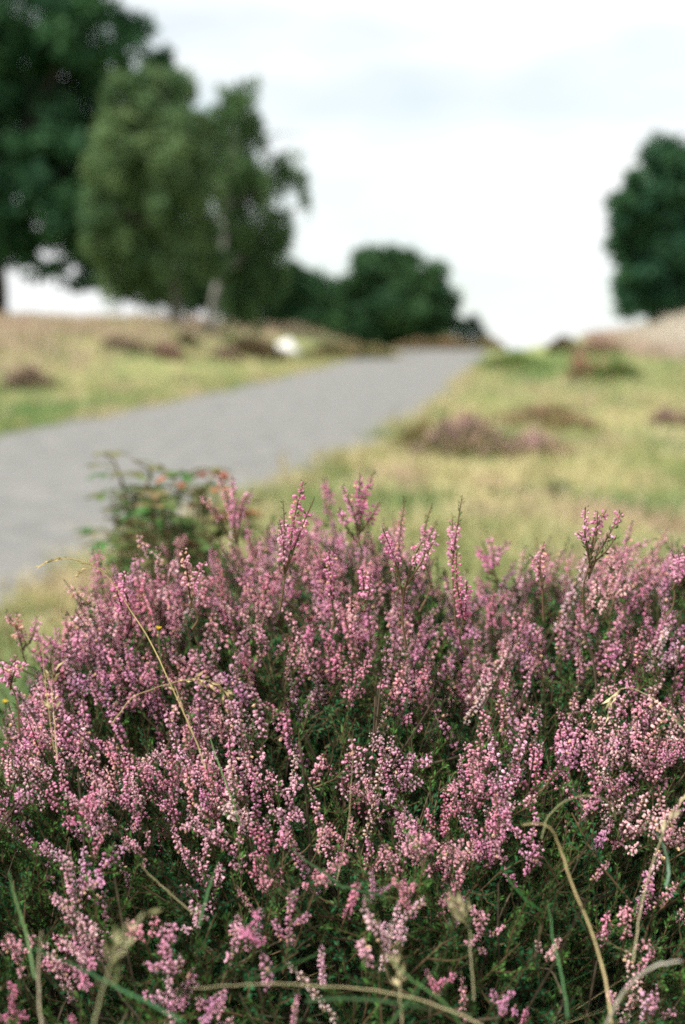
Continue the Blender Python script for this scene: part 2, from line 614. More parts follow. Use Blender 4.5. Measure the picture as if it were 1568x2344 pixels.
# big oak at the left edge
D = 40.0
b = put(-4, D)
sp = [(-40, 60, 240, 150, 0), (170, 40, 170, 130, -1), (255, 120, 85, 70, 1), (100, 250, 200, 140, 0.6), (-90, 330, 220, 190, 0),
      (130, 430, 170, 120, -0.8), (250, 330, 110, 110, 1.2), (-60, 560, 170, 110, 0.4), (140, 575, 140, 82, 0.3), (250, 590, 100, 70, 0.9),
      (-200, 200, 220, 260, 1), (-10, -160, 260, 160, 0), (60, 160, 180, 100, 1.5), (200, 390, 95, 110, 0.8), (225, 500, 70, 80, 0.8), (365, 155, 42, 40, 1.5), (285, 50, 50, 50, 0.8)]
bl = blobs_from(sp, D, b)
up = lambda px, py, d, dy=0: P(px, py, d + dy) - b
tree('oak_tree', 'large dark oak tree with spreading crown cropped by the left edge of the photo', b,
     [[(0, 0, 0), up(-5, 650, D), up(-20, 480, D), up(10, 250, D), up(60, 20, D)]], bl, 60000, 0.23, OAK0, OAK1, (0.035, 0.03, 0.027), 0.34,
     limbs=30, clumps=32, clump_r=0.245)

# two birches, lighter drooping foliage
BIR0, BIR1 = (0.048, 0.112, 0.050), (0.165, 0.240, 0.098)
D = 31.0
b = put(405, D)
sp = [(340, 230, 105, 100, 0), (330, 330, 130, 110, -0.5), (300, 430, 120, 110, -0.6), (400, 420, 110, 130, 0), (270, 540, 85, 90, -0.3),
      (380, 560, 130, 110, 0.3), (310, 625, 95, 55, 0.2), (385, 650, 60, 52, 0.2), (400, 290, 80, 100, 0.5)]
up = lambda px, py, d, dy=0: P(px, py, d + dy) - b
tree('birch_tree', 'pale olive green birch with drooping foliage between the dark oak and the slimmer birch', b,
     [[(0, 0, 0), up(398, 640, D), up(380, 450, D), up(360, 250, D), up(350, 160, D)]], blobs_from(sp, D, b), 38000, 0.13, BIR0, BIR1,
     (0.13, 0.12, 0.105), 0.13, limbs=26, group='birches beyond the road', clumps=34, clump_r=0.25, droop=0.3)
D = 33.0
b = put(482, D)
sp = [(550, 225, 62, 62, 0), (545, 320, 62, 80, 0.2), (490, 300, 50, 80, 0.5), (590, 400, 75, 55, 0), (660, 375, 36, 36, 0.2), (520, 430, 80, 70, 0.4), (700, 425, 16, 42, 0.2),
      (560, 520, 85, 65, 0), (650, 520, 28, 40, 0.2), (620, 610, 60, 55, 0.3), (520, 600, 70, 60, 0.6), (560, 690, 70, 42, 0.4), (640, 480, 30, 26, 0)]
up = lambda px, py, d, dy=0: P(px, py, d + dy) - b
tree('birch_tree', 'slim leaning birch with a whitish trunk and ragged crown against the sky', b,
     [[(0, 0, 0), up(492, 680, D), up(515, 560, D), up(530, 400, D), up(550, 200, D)]], blobs_from(sp, D, b), 19000, 0.12, BIR0,
     (0.120, 0.20, 0.070), (0.23, 0.225, 0.205), 0.115, limbs=22, group='birches beyond the road', clumps=24, clump_r=0.26, droop=0.4)

# darker growth low down behind the birches
D = 44.0
b = put(440, D)
sp = [(430, 640, 90, 80, 0), (560, 650, 110, 85, 0), (470, 560, 110, 70, 0.5), (640, 665, 70, 60, 0.2)]
up = lambda px, py, d, dy=0: P(px, py, d + dy) - b
tree('broadleaf_tree', 'dark low spreading tree standing behind the two birches', b,
     [[(0, 0, 0), up(445, 690, D), up(455, 600, D)], [(0.2, 0.1, 0), up(520, 690, D), up(560, 620, D)]], blobs_from(sp, D, b), 26000, 0.18, OAK0, (0.07, 0.15, 0.055),
     (0.04, 0.035, 0.03), 0.14, limbs=16, clumps=26, clump_r=0.32)

# round trees beyond the crest
D = 55.0
b = put(900, D)
sp = [(870, 640, 95, 68, 0), (930, 660, 90, 80, 0.4), (800, 680, 80, 60, -0.3), (990, 700, 60, 70, 0.3), (880, 720, 120, 52, -0.6), (850, 600, 45, 36, 0.2),
      (925, 600, 40, 34, 0.3), (1010, 750, 48, 45, 0), (940, 765, 90, 36, -0.5), (820, 755, 90, 40, -0.5)]
up = lambda px, py, d, dy=0: P(px, py, d + dy) - b
tree('round_tree', 'dense dark green rounded tree left of the road where it meets the sky', b,
     [[(0, 0, 0), up(905, 730, D), up(890, 620, D)]], blobs_from(sp, D, b), 42000, 0.20, (0.018, 0.064, 0.032), (0.078, 0.160, 0.056), (0.05, 0.045, 0.035), 0.18,
     limbs=18, clumps=30, clump_r=0.30)
D = 50.0
b = put(690, D)
sp = [(690, 665, 55, 50, 0), (650, 700, 60, 52, 0), (735, 700, 50, 50, 0.2), (690, 735, 90, 40, 0), (740, 750, 50, 30, -0.3)]
up = lambda px, py, d, dy=0: P(px, py, d + dy) - b
tree('round_tree', 'smaller dark tree tucked between the slim birch and the round tree', b,
     [[(0, 0, 0), up(692, 740, D), up(690, 670, D)]], blobs_from(sp, D, b), 16000, 0.18, OAK0, (0.085, 0.18, 0.065), (0.05, 0.045, 0.035), 0.12,
     limbs=12, clumps=24, clump_r=0.32)

# small conifer at the crest beside the road end
D = 47.5
b = put(1080, D)
t = tag(empty('young_pine', b), 'tiny dark pine sapling on the crest beside the far end of the road', 'tree')
g = G()
top = P(1084, 722, D) - b
tube(g, curve([(0, 0, -0.1), top * 0.5 + np.array([0.02, 0, 0]), top], 8), 0.035, 0.008, 6, (0.06, 0.045, 0.035))
g.build('trunk', M_bark, t, smooth=True)
g = G()
H = top[2]
k = 3600
f = rng.uniform(0.05, 1, k) ** 1.3
az = rng.uniform(0, 2 * PI, k)
tier = np.abs(((f * 6) % 1) - 0.3) * 0.2 + 0.85
rad = (1 - f) * 0.8 * tier * rng.uniform(0.3, 1, k) ** 0.5 + 0.03
pos = np.stack([np.cos(az) * rad + top[0] * f, np.sin(az) * rad, f * H], -1)
Dn = np.stack([np.cos(az), np.sin(az), rng.uniform(-0.3, 0.6, k)], -1) + rng.normal(0, 0.3, (k, 3))
g.inst(LEAF_V * np.array([0.6, 1, 1]), LEAF_F, np.ones((4, 3)), basis(Dn, rng.uniform(0, 6, k), rng.uniform(0.08, 0.16, k)), pos,
       np.array([0.02, 0.05, 0.03]) * rng.uniform(0.6, 1.6, (k, 1)))
g.build('crown', M_leaf, t)

# oak at the right edge
D = 42.0
b = put(1575, D)
sp = [(1570, 385, 95, 85, 0), (1510, 430, 75, 75, -0.2), (1480, 490, 75, 75, -0.4), (1600, 520, 130, 110, 0), (1470, 570, 75, 75, 0.3), (1530, 610, 105, 95, 0), (1455, 640, 50, 55, 0.4), (1500, 690, 90, 46, 0.2),
      (1620, 660, 110, 80, 0.5), (1690, 450, 140, 130, 0.5), (1420, 560, 30, 32, 0.2)]
up = lambda px, py, d, dy=0: P(px, py, d + dy) - b
tree('oak_tree', 'dark rounded oak tree cropped by the right edge of the photo', b,
     [[(0, 0, 0), up(1572, 690, D), up(1565, 560, D), up(1580, 400, D)]], blobs_from(sp, D, b), 42000, 0.23, (0.016, 0.064, 0.038), (0.066, 0.155, 0.068),
     (0.04, 0.035, 0.03), 0.22, limbs=22, clumps=30, clump_r=0.28)

# ------------------------------------------------------------------ heather clumps and plants on the verges
def clump(label, px, py, wpx, hpx, pink=0.5, tone=(0.36, 0.17, 0.19), green=(0.07, 0.09, 0.035), n=1500, name='heather_clump', cat='heather', group='heather clumps along the road', straw=0.33):
    b = on_ground(px, py)
    s = b[1] / F
    rx, h = wpx * 0.5 * s, hpx * s
    o = tag(empty(name, b), label, cat, group)
    lf, fl, st = G(), G(), G()
    k = n
    az = rng.uniform(0, 2 * PI, k)
    sd = int(px) % 50
    edge_ = 0.7 + 0.6 * vnoise(np.cos(az) * 1.7 + 5, np.sin(az) * 1.7 + 5, sd, 1.0)
    rr_ = rng.uniform(0, 1, k) ** 0.62 * rng.uniform(0.8, 1.35, k)
    x, y = np.cos(az) * rr_ * rx * edge_, np.sin(az) * rr_ * rx * edge_ * 0.9
    bump = 0.35 + 1.1 * vnoise(x, y, sd, rx * 0.5)
    zt = 0.85 * h * np.clip(1 - (rr_ / 1.2) ** 2, 0.08, 1) * bump
    gnd = gz(x + b[0], y + b[1]) - b[2]
    D = np.stack([x / rx * 0.6, y / rx * 0.5, np.ones(k)], -1) + rng.normal(0, 0.3, (k, 3))
    L = h * rng.uniform(0.2, 0.5, k)
    f = rng.uniform(0.0, 0.85, k)
    pos = np.stack([x, y, zt * f + gnd], -1)
    cg = np.asarray(green) * rng.uniform(0.6, 1.7, (k, 1))
    sw = rng.uniform(0, 1, k) < straw
    cg[sw] = STRAW * rng.uniform(0.6, 1.0, (sw.sum(), 1))
    lf.inst(LEAF_V * np.array([0.3, 1, 1]), LEAF_F, np.ones((4, 3)), basis(D, rng.uniform(0, 6, k), L), pos, cg)
    kk = int(k * pink)
    if kk:
        idx = rng.permutation(k)[:kk]
        pos = np.stack([x, y, zt * 0.8 + gnd], -1)[idx]
        c = np.asarray(tone) * rng.uniform(0.65, 1.4, (kk, 1))
        fl.inst(LEAF_V * np.array([0.35, 1, 1]), LEAF_F, np.ones((4, 3)), basis(D[idx], rng.uniform(0, 6, kk), L[idx] * 0.8), pos, c)
    for q in range(14):
        i = rng.integers(0, k)
        tube(st, curve([(x[i] * 0.15, y[i] * 0.15, -0.02), (x[i] * 0.6, y[i] * 0.6, zt[i] * 0.45 + gnd[i]), (x[i], y[i], zt[i] * 0.85 + gnd[i])], 5), 0.012 * h / 0.3, 0.004 * h / 0.3, 4, (0.08, 0.055, 0.04))
    st.build('stems', M_wood, o)
    lf.build('foliage', M_needle, o)
    if kk:
        fl.build('blossoms', M_petal, o)
    return o


PK = (0.58, 0.39, 0.38)
MV = (0.46, 0.29, 0.29)
clump('dusky purple heather clump on the left verge nearest the left edge of the photo', 65, 888, 95, 44, 0.6, MV)
clump('low mauve heather clump on the left verge below the leaning birch', 385, 822, 70, 36, 0.7, (0.50, 0.26, 0.28))
clump('brownish heather clump left of the mauve one below the birches', 290, 800, 95, 32, 0.45, MV)
clump('dark brown heather mound directly left of the white boulder', 592, 822, 100, 50, 0.4, (0.20, 0.11, 0.08), (0.05, 0.05, 0.025))
clump('small dull heather clump left of the dark mound by the boulder', 520, 826, 60, 30, 0.6, MV)
clump('broad green and brown heather mound along the left road edge near the crest', 800, 822, 190, 44, 0.35, (0.28, 0.17, 0.13), (0.09, 0.12, 0.04), 2400)
clump('reddish heather mound at the left road edge just before the crest', 910, 800, 90, 28, 0.6, (0.30, 0.16, 0.13))
clump('large pink and dark green heather clump at the bend of the right road edge', 1070, 1046, 185, 90, 0.42, PK, (0.12, 0.13, 0.06), 1500, straw=0.45)
clump('brown green leggy heather clump touching the right road edge', 965, 1030, 90, 62, 0.2, (0.42, 0.28, 0.17), (0.17, 0.17, 0.06), 900)
clump('bright pink heather patch just right of the large clump on the right verge', 1205, 1046, 180, 56, 0.5, (0.64, 0.43, 0.43), (0.15, 0.15, 0.06), 1300, straw=0.45)
clump('faded orange brown heather mound behind the bright pink patch', 1260, 980, 210, 62, 0.5, (0.52, 0.36, 0.26), (0.22, 0.20, 0.09), 1500, straw=0.4)
clump('dull purple heather clump at the right edge of the photo on the meadow', 1545, 975, 110, 44, 0.7, (0.46, 0.27, 0.29), (0.12, 0.11, 0.05), 1000)
clump('pink heather clump with an orange tinge halfway up the right bank', 1345, 872, 80, 64, 0.7, (0.66, 0.38, 0.31), (0.16, 0.18, 0.07), 1000)
clump('small fresh green bush beside the orange tinged heather on the right bank', 1410, 872, 85, 56, 0.0, PK, (0.08, 0.17, 0.04), name='small_bush', cat='bush', group='bushes on the right bank')
clump('very dark bush on the skyline of the right bank', 1288, 806, 56, 36, 0.1, MV, (0.03, 0.04, 0.02), name='small_bush', cat='bush', group='bushes on the right bank')
clump('bright green bush close to the road on the right bank', 1180, 850, 120, 52, 0.0, PK, (0.10, 0.19, 0.045), name='small_bush', cat='bush', group='bushes on the right bank')
clump('pink faded heather stretching along the skyline of the right bank', 1370, 812, 110, 40, 0.6, (0.50, 0.33, 0.30), (0.2, 0.17, 0.09), 1000)
clump('dark squat bush standing under the two birches', 430, 796, 34, 40, 0.0, PK, (0.025, 0.035, 0.02), name='small_bush', cat='bush', group='bushes under the birches')


clump('low reddish brown heath mound on the skyline directly behind the end of the road', 1030, 792, 110, 34, 0.5, (0.40, 0.22, 0.15), (0.10, 0.10, 0.04))
clump('greenish heath mound on the skyline at the right corner of the road end', 1120, 796, 70, 30, 0.2, (0.40, 0.24, 0.16), (0.11, 0.13, 0.045))
clump('tan heath mound on the skyline left of the road end', 960, 786, 100, 30, 0.5, (0.42, 0.27, 0.2), (0.14, 0.13, 0.06))


def weed(label, px, py, hpx, wpx, col, nleaf=26, name='weed_plant', group='broad leaved weeds in the meadow'):
    b = on_ground(px, py)
    s = b[1] / F
    h, w = hpx * s, wpx * s
    o = tag(empty(name, b), label, 'weed', group)
    st, lf = G(), G()
    for q in range(5):
        a = rng.uniform(0, 2 * PI)
        e = np.array([math.cos(a) * w * 0.3, math.sin(a) * w * 0.3, h * rng.uniform(0.6, 1)])
        tube(st, curve([(0, 0, -0.01), e * np.array([0.4, 0.4, 0.55]), e], 6), 0.004, 0.002, 5, (0.12, 0.15, 0.06))
    k = nleaf
    az = rng.uniform(0, 2 * PI, k)
    f = rng.uniform(0.1, 1, k)
    pos = np.stack([np.cos(az) * w * 0.18, np.sin(az) * w * 0.18, h * f * 0.9], -1)
    D = np.stack([np.cos(az), np.sin(az), rng.uniform(-0.2, 0.8, k)], -1)
    lf.inst(LEAF_V, LEAF_F, np.ones((4, 3)), basis(D, rng.uniform(0, 1, k), w * rng.uniform(0.3, 0.55, k)), pos, np.asarray(col) * rng.uniform(0.7, 1.3, (k, 1)))
    st.build('stems', M_grass, o)
    lf.build('leaves', M_needle, o)


weed('upright dark grey green weed standing alone in the right meadow', 1278, 1160, 66, 40, (0.06, 0.09, 0.05), 40)
weed('bright green low weed left of the upright dark weed', 1200, 1136, 22, 46, (0.10, 0.18, 0.04))
weed('green low weed left of the bright one in the meadow', 1140, 1146, 24, 50, (0.08, 0.14, 0.04))
weed('dark green weed low behind the heather spikes right of centre', 1090, 1240, 40, 90, (0.06, 0.14, 0.03), 36)

# white boulder by the left road edge
b = on_ground(655, 826)
s = b[1] / F
import bmesh
bm = bmesh.new()
bmesh.ops.create_icosphere(bm, subdivisions=4, radius=1.0)
for v in bm.verts:
    n = v.co.normalized()
    r = 1 + 0.26 * math.sin(3.1 * n.x + 1.3) * math.cos(2.7 * n.y + 0.4) + 0.10 * math.sin(5.3 * n.z + 2.1 * n.x) + 0.05 * math.sin(9 * n.y + 7 * n.x)
    v.co = n * r
    v.co.x *= 32 * s
    v.co.y *= 26 * s
    v.co.z *= 25 * s
    v.co.z = max(v.co.z, -8 * s)
    v.co.z += 20 * s
me = bpy.data.meshes.new('boulder')
bm.to_mesh(me)
bm.free()
me.materials.append(M_rock)
for p in me.polygons:
    p.use_smooth = True
o = bpy.data.objects.new('boulder', me)
COL.objects.link(o)
o.location = b
tag(o, 'rounded whitish boulder on the bank left of the road', 'boulder')

# ------------------------------------------------------------------ HEATHER in the foreground
FLOR_V, FLOR_F4, FLOR_F3 = [], [], []
n5 = 5
FLOR_V.append((0, 0, 0))
for (r, z, tw) in ((0.38, 0.40, 0), (0.40, 1.02, 0.35)):
    for q in range(n5):
        a = q / n5 * 2 * PI + tw
        FLOR_V.append((r * math.cos(a), r * math.sin(a), z + (0.14 if (q % 2) else 0)))
FLOR_V.append((0, 0, 0.62))
FLOR_V = np.array(FLOR_V)
F3 = [(0, 1 + (q + 1) % 5, 1 + q) for q in range(5)] + [(6 + q, 6 + (q + 1) % 5, 11) for q in range(5)]
F4 = [(1 + q, 1 + (q + 1) % 5, 6 + (q + 1) % 5, 6 + q) for q in range(5)]
FLOR_F3, FLOR_F4 = np.array(F3), np.array(F4)
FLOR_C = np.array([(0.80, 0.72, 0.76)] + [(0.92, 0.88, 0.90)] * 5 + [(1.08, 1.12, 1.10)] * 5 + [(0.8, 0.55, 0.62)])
NEED_V = np.array([(0, 0, 0), (0.17, 0.05, 0.45), (0, 0, 1.0), (-0.17, 0.05, 0.45)])
NEED_F = np.array([(0, 1, 2, 3)])


def add_florets(g, pos, D, size, col):
    k = len(pos)
    if k == 0:
        return
    M = basis(D, rng.uniform(0, 6.3, k), np.stack([size, size, size * rng.uniform(0.95, 1.25, k)], -1))
    W = (np.einsum('kij,nj->kni', M, FLOR_V) + pos[:, None]).reshape(-1, 3)
    n = len(FLOR_V)
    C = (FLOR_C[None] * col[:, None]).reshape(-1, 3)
    off = (np.arange(k) * n)[:, None, None] + g.n
    g.V.append(W)
    g.C.append(C)
    g.F[3].append((FLOR_F3[None] + off).reshape(-1, 3))
    g.F[4].append((FLOR_F4[None] + off).reshape(-1, 4))
    g.n += k * n


PINKS = np.array([(0.77, 0.37, 0.53), (0.83, 0.46, 0.61), (0.73, 0.30, 0.45), (0.86, 0.57, 0.66), (0.71, 0.37, 0.55)])
PEACH = np.array([0.74, 0.46, 0.36])


def pink_cols(k, hue=None, faded=0.10):
    c = PINKS[rng.integers(0, len(PINKS))] if hue is None else np.asarray(hue)
    c = c * 0.65 + PINKS[rng.integers(0, len(PINKS), k)] * 0.35
    c = c * rng.uniform(0.85, 1.15, (k, 1))
    fd = rng.uniform(0, 1, k) < faded
    c[fd] = PEACH * rng.uniform(0.8, 1.15, (fd.sum(), 1))
    return c


def dress(green, pink, path, f0=0.25, f1=0.95, dens=1.0, size=0.0026, hue=None, faded=0.10, r=0.0010, stem=(0.13, 0.08, 0.05), leafc=(0.028, 0.085, 0.026)):
    """a heather shoot along path: woody stem, scale leaves below and at the tip, florets between"""
    path = np.asarray(path)
    tube(green, path, r, r * 0.45, 4, np.asarray(stem))
    _, _, L = at_len(path, np.array([0.0]))
    # leaves
    k = int(L / 0.0013)
    t = rng.uniform(0.0, 1, k)
    keep = (t < f0 + 0.05) | (t > f1 - 0.06) | (rng.uniform(0, 1, k) < 0.35)
    t = t[keep]
    pos, tan, _ = at_len(path, t)
    az = rng.uniform(0, 2 * PI, len(t))
    B = basis(tan)
    rad = B[:, :, 0] * np.cos(az)[:, None] + B[:, :, 1] * np.sin(az)[:, None]
    green.inst(NEED_V, NEED_F, np.ones((4, 3)), basis(tan * 0.8 + rad * 0.65, rng.uniform(0, 6, len(t)), rng.uniform(0.003, 0.0055, len(t)) * np.where(t > f1 - 0.06, 0.7, 1)),
               pos + rad * r, np.asarray(leafc) * rng.uniform(0.6, 1.7, (len(t), 1)))
    # florets
    Lf = L * (f1 - f0)
    k = int(Lf / 0.00125 * dens)
    if k < 1:
        return
    t = f0 + (f1 - f0) * (np.arange(k) + rng.uniform(0, 1, k)) / k
    pos, tan, _ = at_len(path, t)
    az = np.arange(k) * 2.39996 + rng.normal(0, 0.5, k)
    B = basis(tan)
    rad = B[:, :, 0] * np.cos(az)[:, None] + B[:, :, 1] * np.sin(az)[:, None]
    D = rad * 0.9 + tan * rng.uniform(-0.15, 0.45, (k, 1)) + np.array([0, 0, -0.30])
    tip = 1 - 0.55 * smoothstep(0.75, 1.0, (t - f0) / (f1 - f0))
    add_florets(pink, pos + rad * rng.uniform(0.0004, 0.0016, (k, 1)), D, size * tip * rng.uniform(0.65, 1.25, k), pink_cols(k, hue, faded))


def spike_path(L, rg, bend=0.12):
    a = rg.uniform(0, 2 * PI)
    d = np.array([math.cos(a), math.sin(a), 0])
    m = rg.normal(0, 0.02, 3) * L
    return curve([(0, 0, 0), np.array([0, 0, L * 0.5]) + d * bend * 0.15 * L + m, np.array([0, 0, L]) + d * bend * L], 9)


def proto_spike(L):
    gr, pk = G(), G()
    dress(gr, pk, spike_path(L, rng, rng.uniform(0, 0.3)), rng.uniform(0.15, 0.4), rng.uniform(0.86, 1.0), faded=rng.choice([0.01, 0.03, 0.10]))
    return gr, pk


def proto_panicle(L, n):
    gr, pk = G(), G()
    main = spike_path(L, rng, rng.uniform(0.05, 0.3))
    hue = PINKS[rng.integers(0, 5)]
    fd = rng.choice([0.01, 0.03, 0.10])
    dress(gr, pk, main, 0.45, 0.97, hue=hue, faded=fd)
    ts = np.linspace(0.25, 0.7, n) + rng.normal(0, 0.04, n)
    pos, tan, _ = at_len(main, ts)
    for q in range(n):
        az = q * 2.4 + rng.normal(0, 0.3)
        out = np.array([math.cos(az), math.sin(az), 0])
        l = L * rng.uniform(0.28, 0.5)
        e = pos[q] + out * l * rng.uniform(0.35, 0.6) + np.array([0, 0, l * rng.uniform(0.7, 0.95)])
        mid = (pos[q] + e) / 2 + out * l * 0.12
        dress(gr, pk, curve([pos[q], mid, e], 7), rng.uniform(0.2, 0.45), rng.uniform(0.85, 1.0), hue=hue, faded=fd, r=0.0007)
    return gr, pk


def proto_shoot(L, n):
    """leafy shoot without flowers"""
    gr, pk = G(), G()
    main = spike_path(L, rng, rng.uniform(0.05, 0.4))
    lc = np.array([(0.025, 0.098, 0.030), (0.020, 0.082, 0.034), (0.056, 0.125, 0.032), (0.042, 0.082, 0.030)][rng.integers(0, 4)])
    dress(gr, pk, main, 1.0, 1.0, dens=0, leafc=lc)
    ts = np.linspace(0.2, 0.85, n)
    pos, tan, _ = at_len(main, ts)
    for q in range(n):
        az = q * 2.4
        out = np.array([math.cos(az), math.sin(az), 0])
        l = L * rng.uniform(0.25, 0.5)
        e = pos[q] + out * l * 0.5 + np.array([0, 0, l * 0.8])
        dress(gr, pk, curve([pos[q], (pos[q] + e) / 2 + out * l * 0.1, e], 5), 1.0, 1.0, dens=0, r=0.0006, leafc=lc)
    return gr


SPIKES = [proto_spike(L) for L in (0.065, 0.075, 0.085, 0.095, 0.11, 0.07)]
PANS = [proto_panicle(L, n) for L, n in ((0.07, 3), (0.08, 4), (0.09, 5), (0.10, 6), (0.075, 5), (0.085, 4))]
SHOOTS = [proto_shoot(L, n) for L, n in ((0.07, 3), (0.08, 4), (0.09, 5), (0.06, 3), (0.10, 5), (0.08, 3))]


_dk = np.array([0.55, 0.65, 0.75, 0.85, 0.95, 1.05, 1.15, 1.3, 1.42, 1.55, 1.7, 1.85, 2.0])
_zk = np.array([0.03, 0.16, 0.265, 0.350, 0.420, 0.470, 0.512, 0.566, 0.584, 0.560, 0.46, 0.27, 0.0])


def ztop(x, d):
    z = np.interp(d, _dk, _zk)
    left = np.interp(d, [0.9, 1.05, 1.15, 1.25], [-0.56, -0.52, -0.38, -0.335])
    fl = smoothstep(-0.10, 0.08, x - left)
    fr = 1 - smoothstep(0.30, 0.85, x) * 0.55 - smoothstep(0.7, 1.0, x) * 0.4
    sag = -0.018 * smoothstep(0.1, 0.35, -x) + 0.022 * smoothstep(0.08, 0.22, x)
    n = 0.085 * (vnoise(x, d, 51, 0.12) - 0.5) + 0.06 * (vnoise(x, d, 52, 0.30) - 0.5)
    return np.maximum((z + sag * (d > 1.0) + n * np.clip(z / 0.3, 0, 1)) * fl * fr, 0.0)


BUSH = np.array([0.05, 1.35, 0.03])
bush = tag(empty('heather_bush', BUSH), 'big pink flowering heather bush filling the whole foreground beside the road', 'heather')


def project(p):
    p = np.atleast_2d(p) - np.array([0, 0, CAM_H])
    cp, sp = math.cos(PITCH), math.sin(PITCH)
    zc = p[:, 1] * cp - p[:, 2] * sp
    yc = p[:, 1] * sp + p[:, 2] * cp
    return CX + F * p[:, 0] / zc, CY - F * yc / zc, zc


# clusters of bloom low on the front flank, by picture position (px, py, radius px)
CLUST = [(250, 1830, 85), (200, 1900, 60), (470, 1880, 95), (560, 1940, 70), (1080, 1880, 95), (1160, 1960, 75), (1330, 1960, 90), (1390, 1870, 75), (520, 1730, 100), (620, 1690, 70),
         (400, 1720, 60), (1280, 1680, 110), (180, 2060, 75), (240, 2000, 55), (590, 2230, 85), (480, 2300, 70), (870, 1780, 55), (720, 1690, 55), (100, 1690, 110), (60, 1800, 70),
         (1480, 1760, 80), (1490, 2110, 85), (1430, 2150, 60), (1540, 1960, 70), (780, 2090, 45), (690, 2080, 50), (680, 1900, 45), (975, 1970, 35), (960, 1820, 40), (730, 1880, 35), (350, 2080, 35),
         (150, 2230, 60), (330, 2270, 60), (830, 2200, 45), (300, 1600, 90), (1190, 1560, 100), (1400, 1480, 110), (900, 1560, 70), (450, 1490, 90), (620, 1520, 110), (1520, 2290, 60), (70, 2200, 45)]


def bloom(x, d, z):
    px, py, _ = project(np.stack([x, d, z], -1))
    w = np.zeros(len(x))
    for cx, cy, r in CLUST:
        w = np.maximum(w, np.exp(-(((px - cx) ** 2 + (py - cy) ** 2) / (r * r)) ** 1.5))
    back = smoothstep(1.05, 1.24, d)
    n = smoothstep(0.34, 0.60, vnoise(x, d, 61, 0.07) * 0.6 + vnoise(x, d, 62, 0.2) * 0.4)
    low = np.clip(0.66 * w ** 1.3 + 0.05 + 0.10 * n, 0, 1)
    bloom.w = w * (1 - back)
    hi = np.clip(0.05 + 0.72 * n * (0.45 + 0.75 * vnoise(x, d, 63, 0.16)) + 0.25 * w, 0, 1)
    hi = hi * (1 - 0.35 * smoothstep(1.28, 1.42, d))
    return low * (1 - back) + hi * back


def bush_dirs(x, d, k, spread=0.28):
    out = np.stack([(x - BUSH[0]) * 0.75, (d - 1.45) * 0.7, np.full(k, 0.68)], -1)
    return norm(out + rng.normal(0, spread, (k, 3)) * np.array([0.62, 0.5, 0.35]))


g = G()
a_ = np.linspace(0, 2 * PI, 48, endpoint=False)
pr = [np.array([[0.12, 1.25]])]
for f_ in (0.5, 1.0):
    rad_ = f_ * (1 + 0.12 * vnoise(np.cos(a_) * 2 + 9, np.sin(a_) * 2 + 9, 77, 0.7))
    pr.append(np.stack([0.12 + np.cos(a_) * 0.85 * rad_, 1.25 + np.sin(a_) * 0.70 * rad_], -1))
pr = np.concatenate(pr)
V = np.stack([pr[:, 0], pr[:, 1], gz(pr[:, 0], pr[:, 1]) + 0.006], -1)
n_ = len(a_)
q_ = np.arange(n_)
g.add(V, np.stack([np.zeros(n_, int), 1 + q_, 1 + (q_ + 1) % n_], -1), (0.03, 0.025, 0.02))
g.F[4].append(np.stack([1 + q_, 1 + n_ + q_, 1 + n_ + (q_ + 1) % n_, 1 + (q_ + 1) % n_], -1))
tag(g.build('soil', ramp_mat('dark_litter', [(0.3, (0.018, 0.016, 0.012)), (0.7, (0.05, 0.042, 0.03))], 18, bump=0.6, bscale=60), smooth=True), kind='structure')

# ---- flowering shoots
k = 8600
x = rng.uniform(-0.55, 0.85, k)
d = rng.uniform(0.62, 1.8, k)
z = ztop(x, d)
keep = (z > 0.12) & (rng.uniform(0, 1, k) < bloom(x, d, z))
x, d, z, wl = x[keep], d[keep], z[keep], bloom.w[keep]
k = len(x)
tipz = z + rng.normal(0.002, 0.014, k) + rng.exponential(0.012, k) * smoothstep(1.05, 1.25, d) + wl * rng.uniform(0.0, 0.05, k)
tip = np.stack([x, d, tipz], -1)
D = bush_dirs(x, d, k)
pan = rng.uniform(0, 1, k) < np.where(d < 1.08, 0.6, 0.20)
pid = np.where(pan, 6 + rng.integers(0, 6, k), rng.integers(0, 6, k))
PLEN = np.array([0.065, 0.075, 0.085, 0.095, 0.11, 0.07, 0.07, 0.08, 0.09, 0.10, 0.075, 0.085])
sc = rng.uniform(0.75, 1.15, k) * np.where(d < 1.08, 0.82, 1.0) * np.where((d < 1.1) & (wl < 0.3), 0.75, 1.0)
root = tip - D * (PLEN[pid] * sc)[:, None]
MM = basis(D, rng.uniform(0, 6.3, k), sc)
tint = np.stack([rng.uniform(0.95, 1.07, k), rng.uniform(0.88, 1.2, k), rng.uniform(0.88, 1.05, k)], -1)
px, py, zc = project(tip)
show = (px > 20) & (px < 1548) & (py > 1150) & (py < 2330)
rank = np.where(show, PLEN[pid] * sc / zc * np.where(pan, 1.5, 1.0) + rng.uniform(0, 0.03, k), -1)
pick = np.argsort(-rank)[:80]
single = np.zeros(k, bool)
single[pick] = True
ALL = SPIKES + PANS
g_leaf, g_flow = G(), G()
for q in range(12):
    s_ = (pid == q) & ~single
    ones = np.ones((s_.sum(), 3)) * rng.uniform(0.75, 1.25, (s_.sum(), 1))
    g_leaf.merge(ALL[q][0], MM[s_], root[s_] - BUSH, ones)
    g_flow.merge(ALL[q][1], MM[s_], root[s_] - BUSH, tint[s_])
for i in pick:
    a, b_ = G(), G()
    zero = np.zeros((1, 3))
    a.merge(ALL[pid[i]][0], MM[i:i + 1], zero)
    b_.merge(ALL[pid[i]][1], MM[i:i + 1], zero, tint[i:i + 1])
    o = a.build('flower_sprig', M_needle, bush, loc=root[i] - BUSH)
    b_.build('blossoms', M_petal, o)

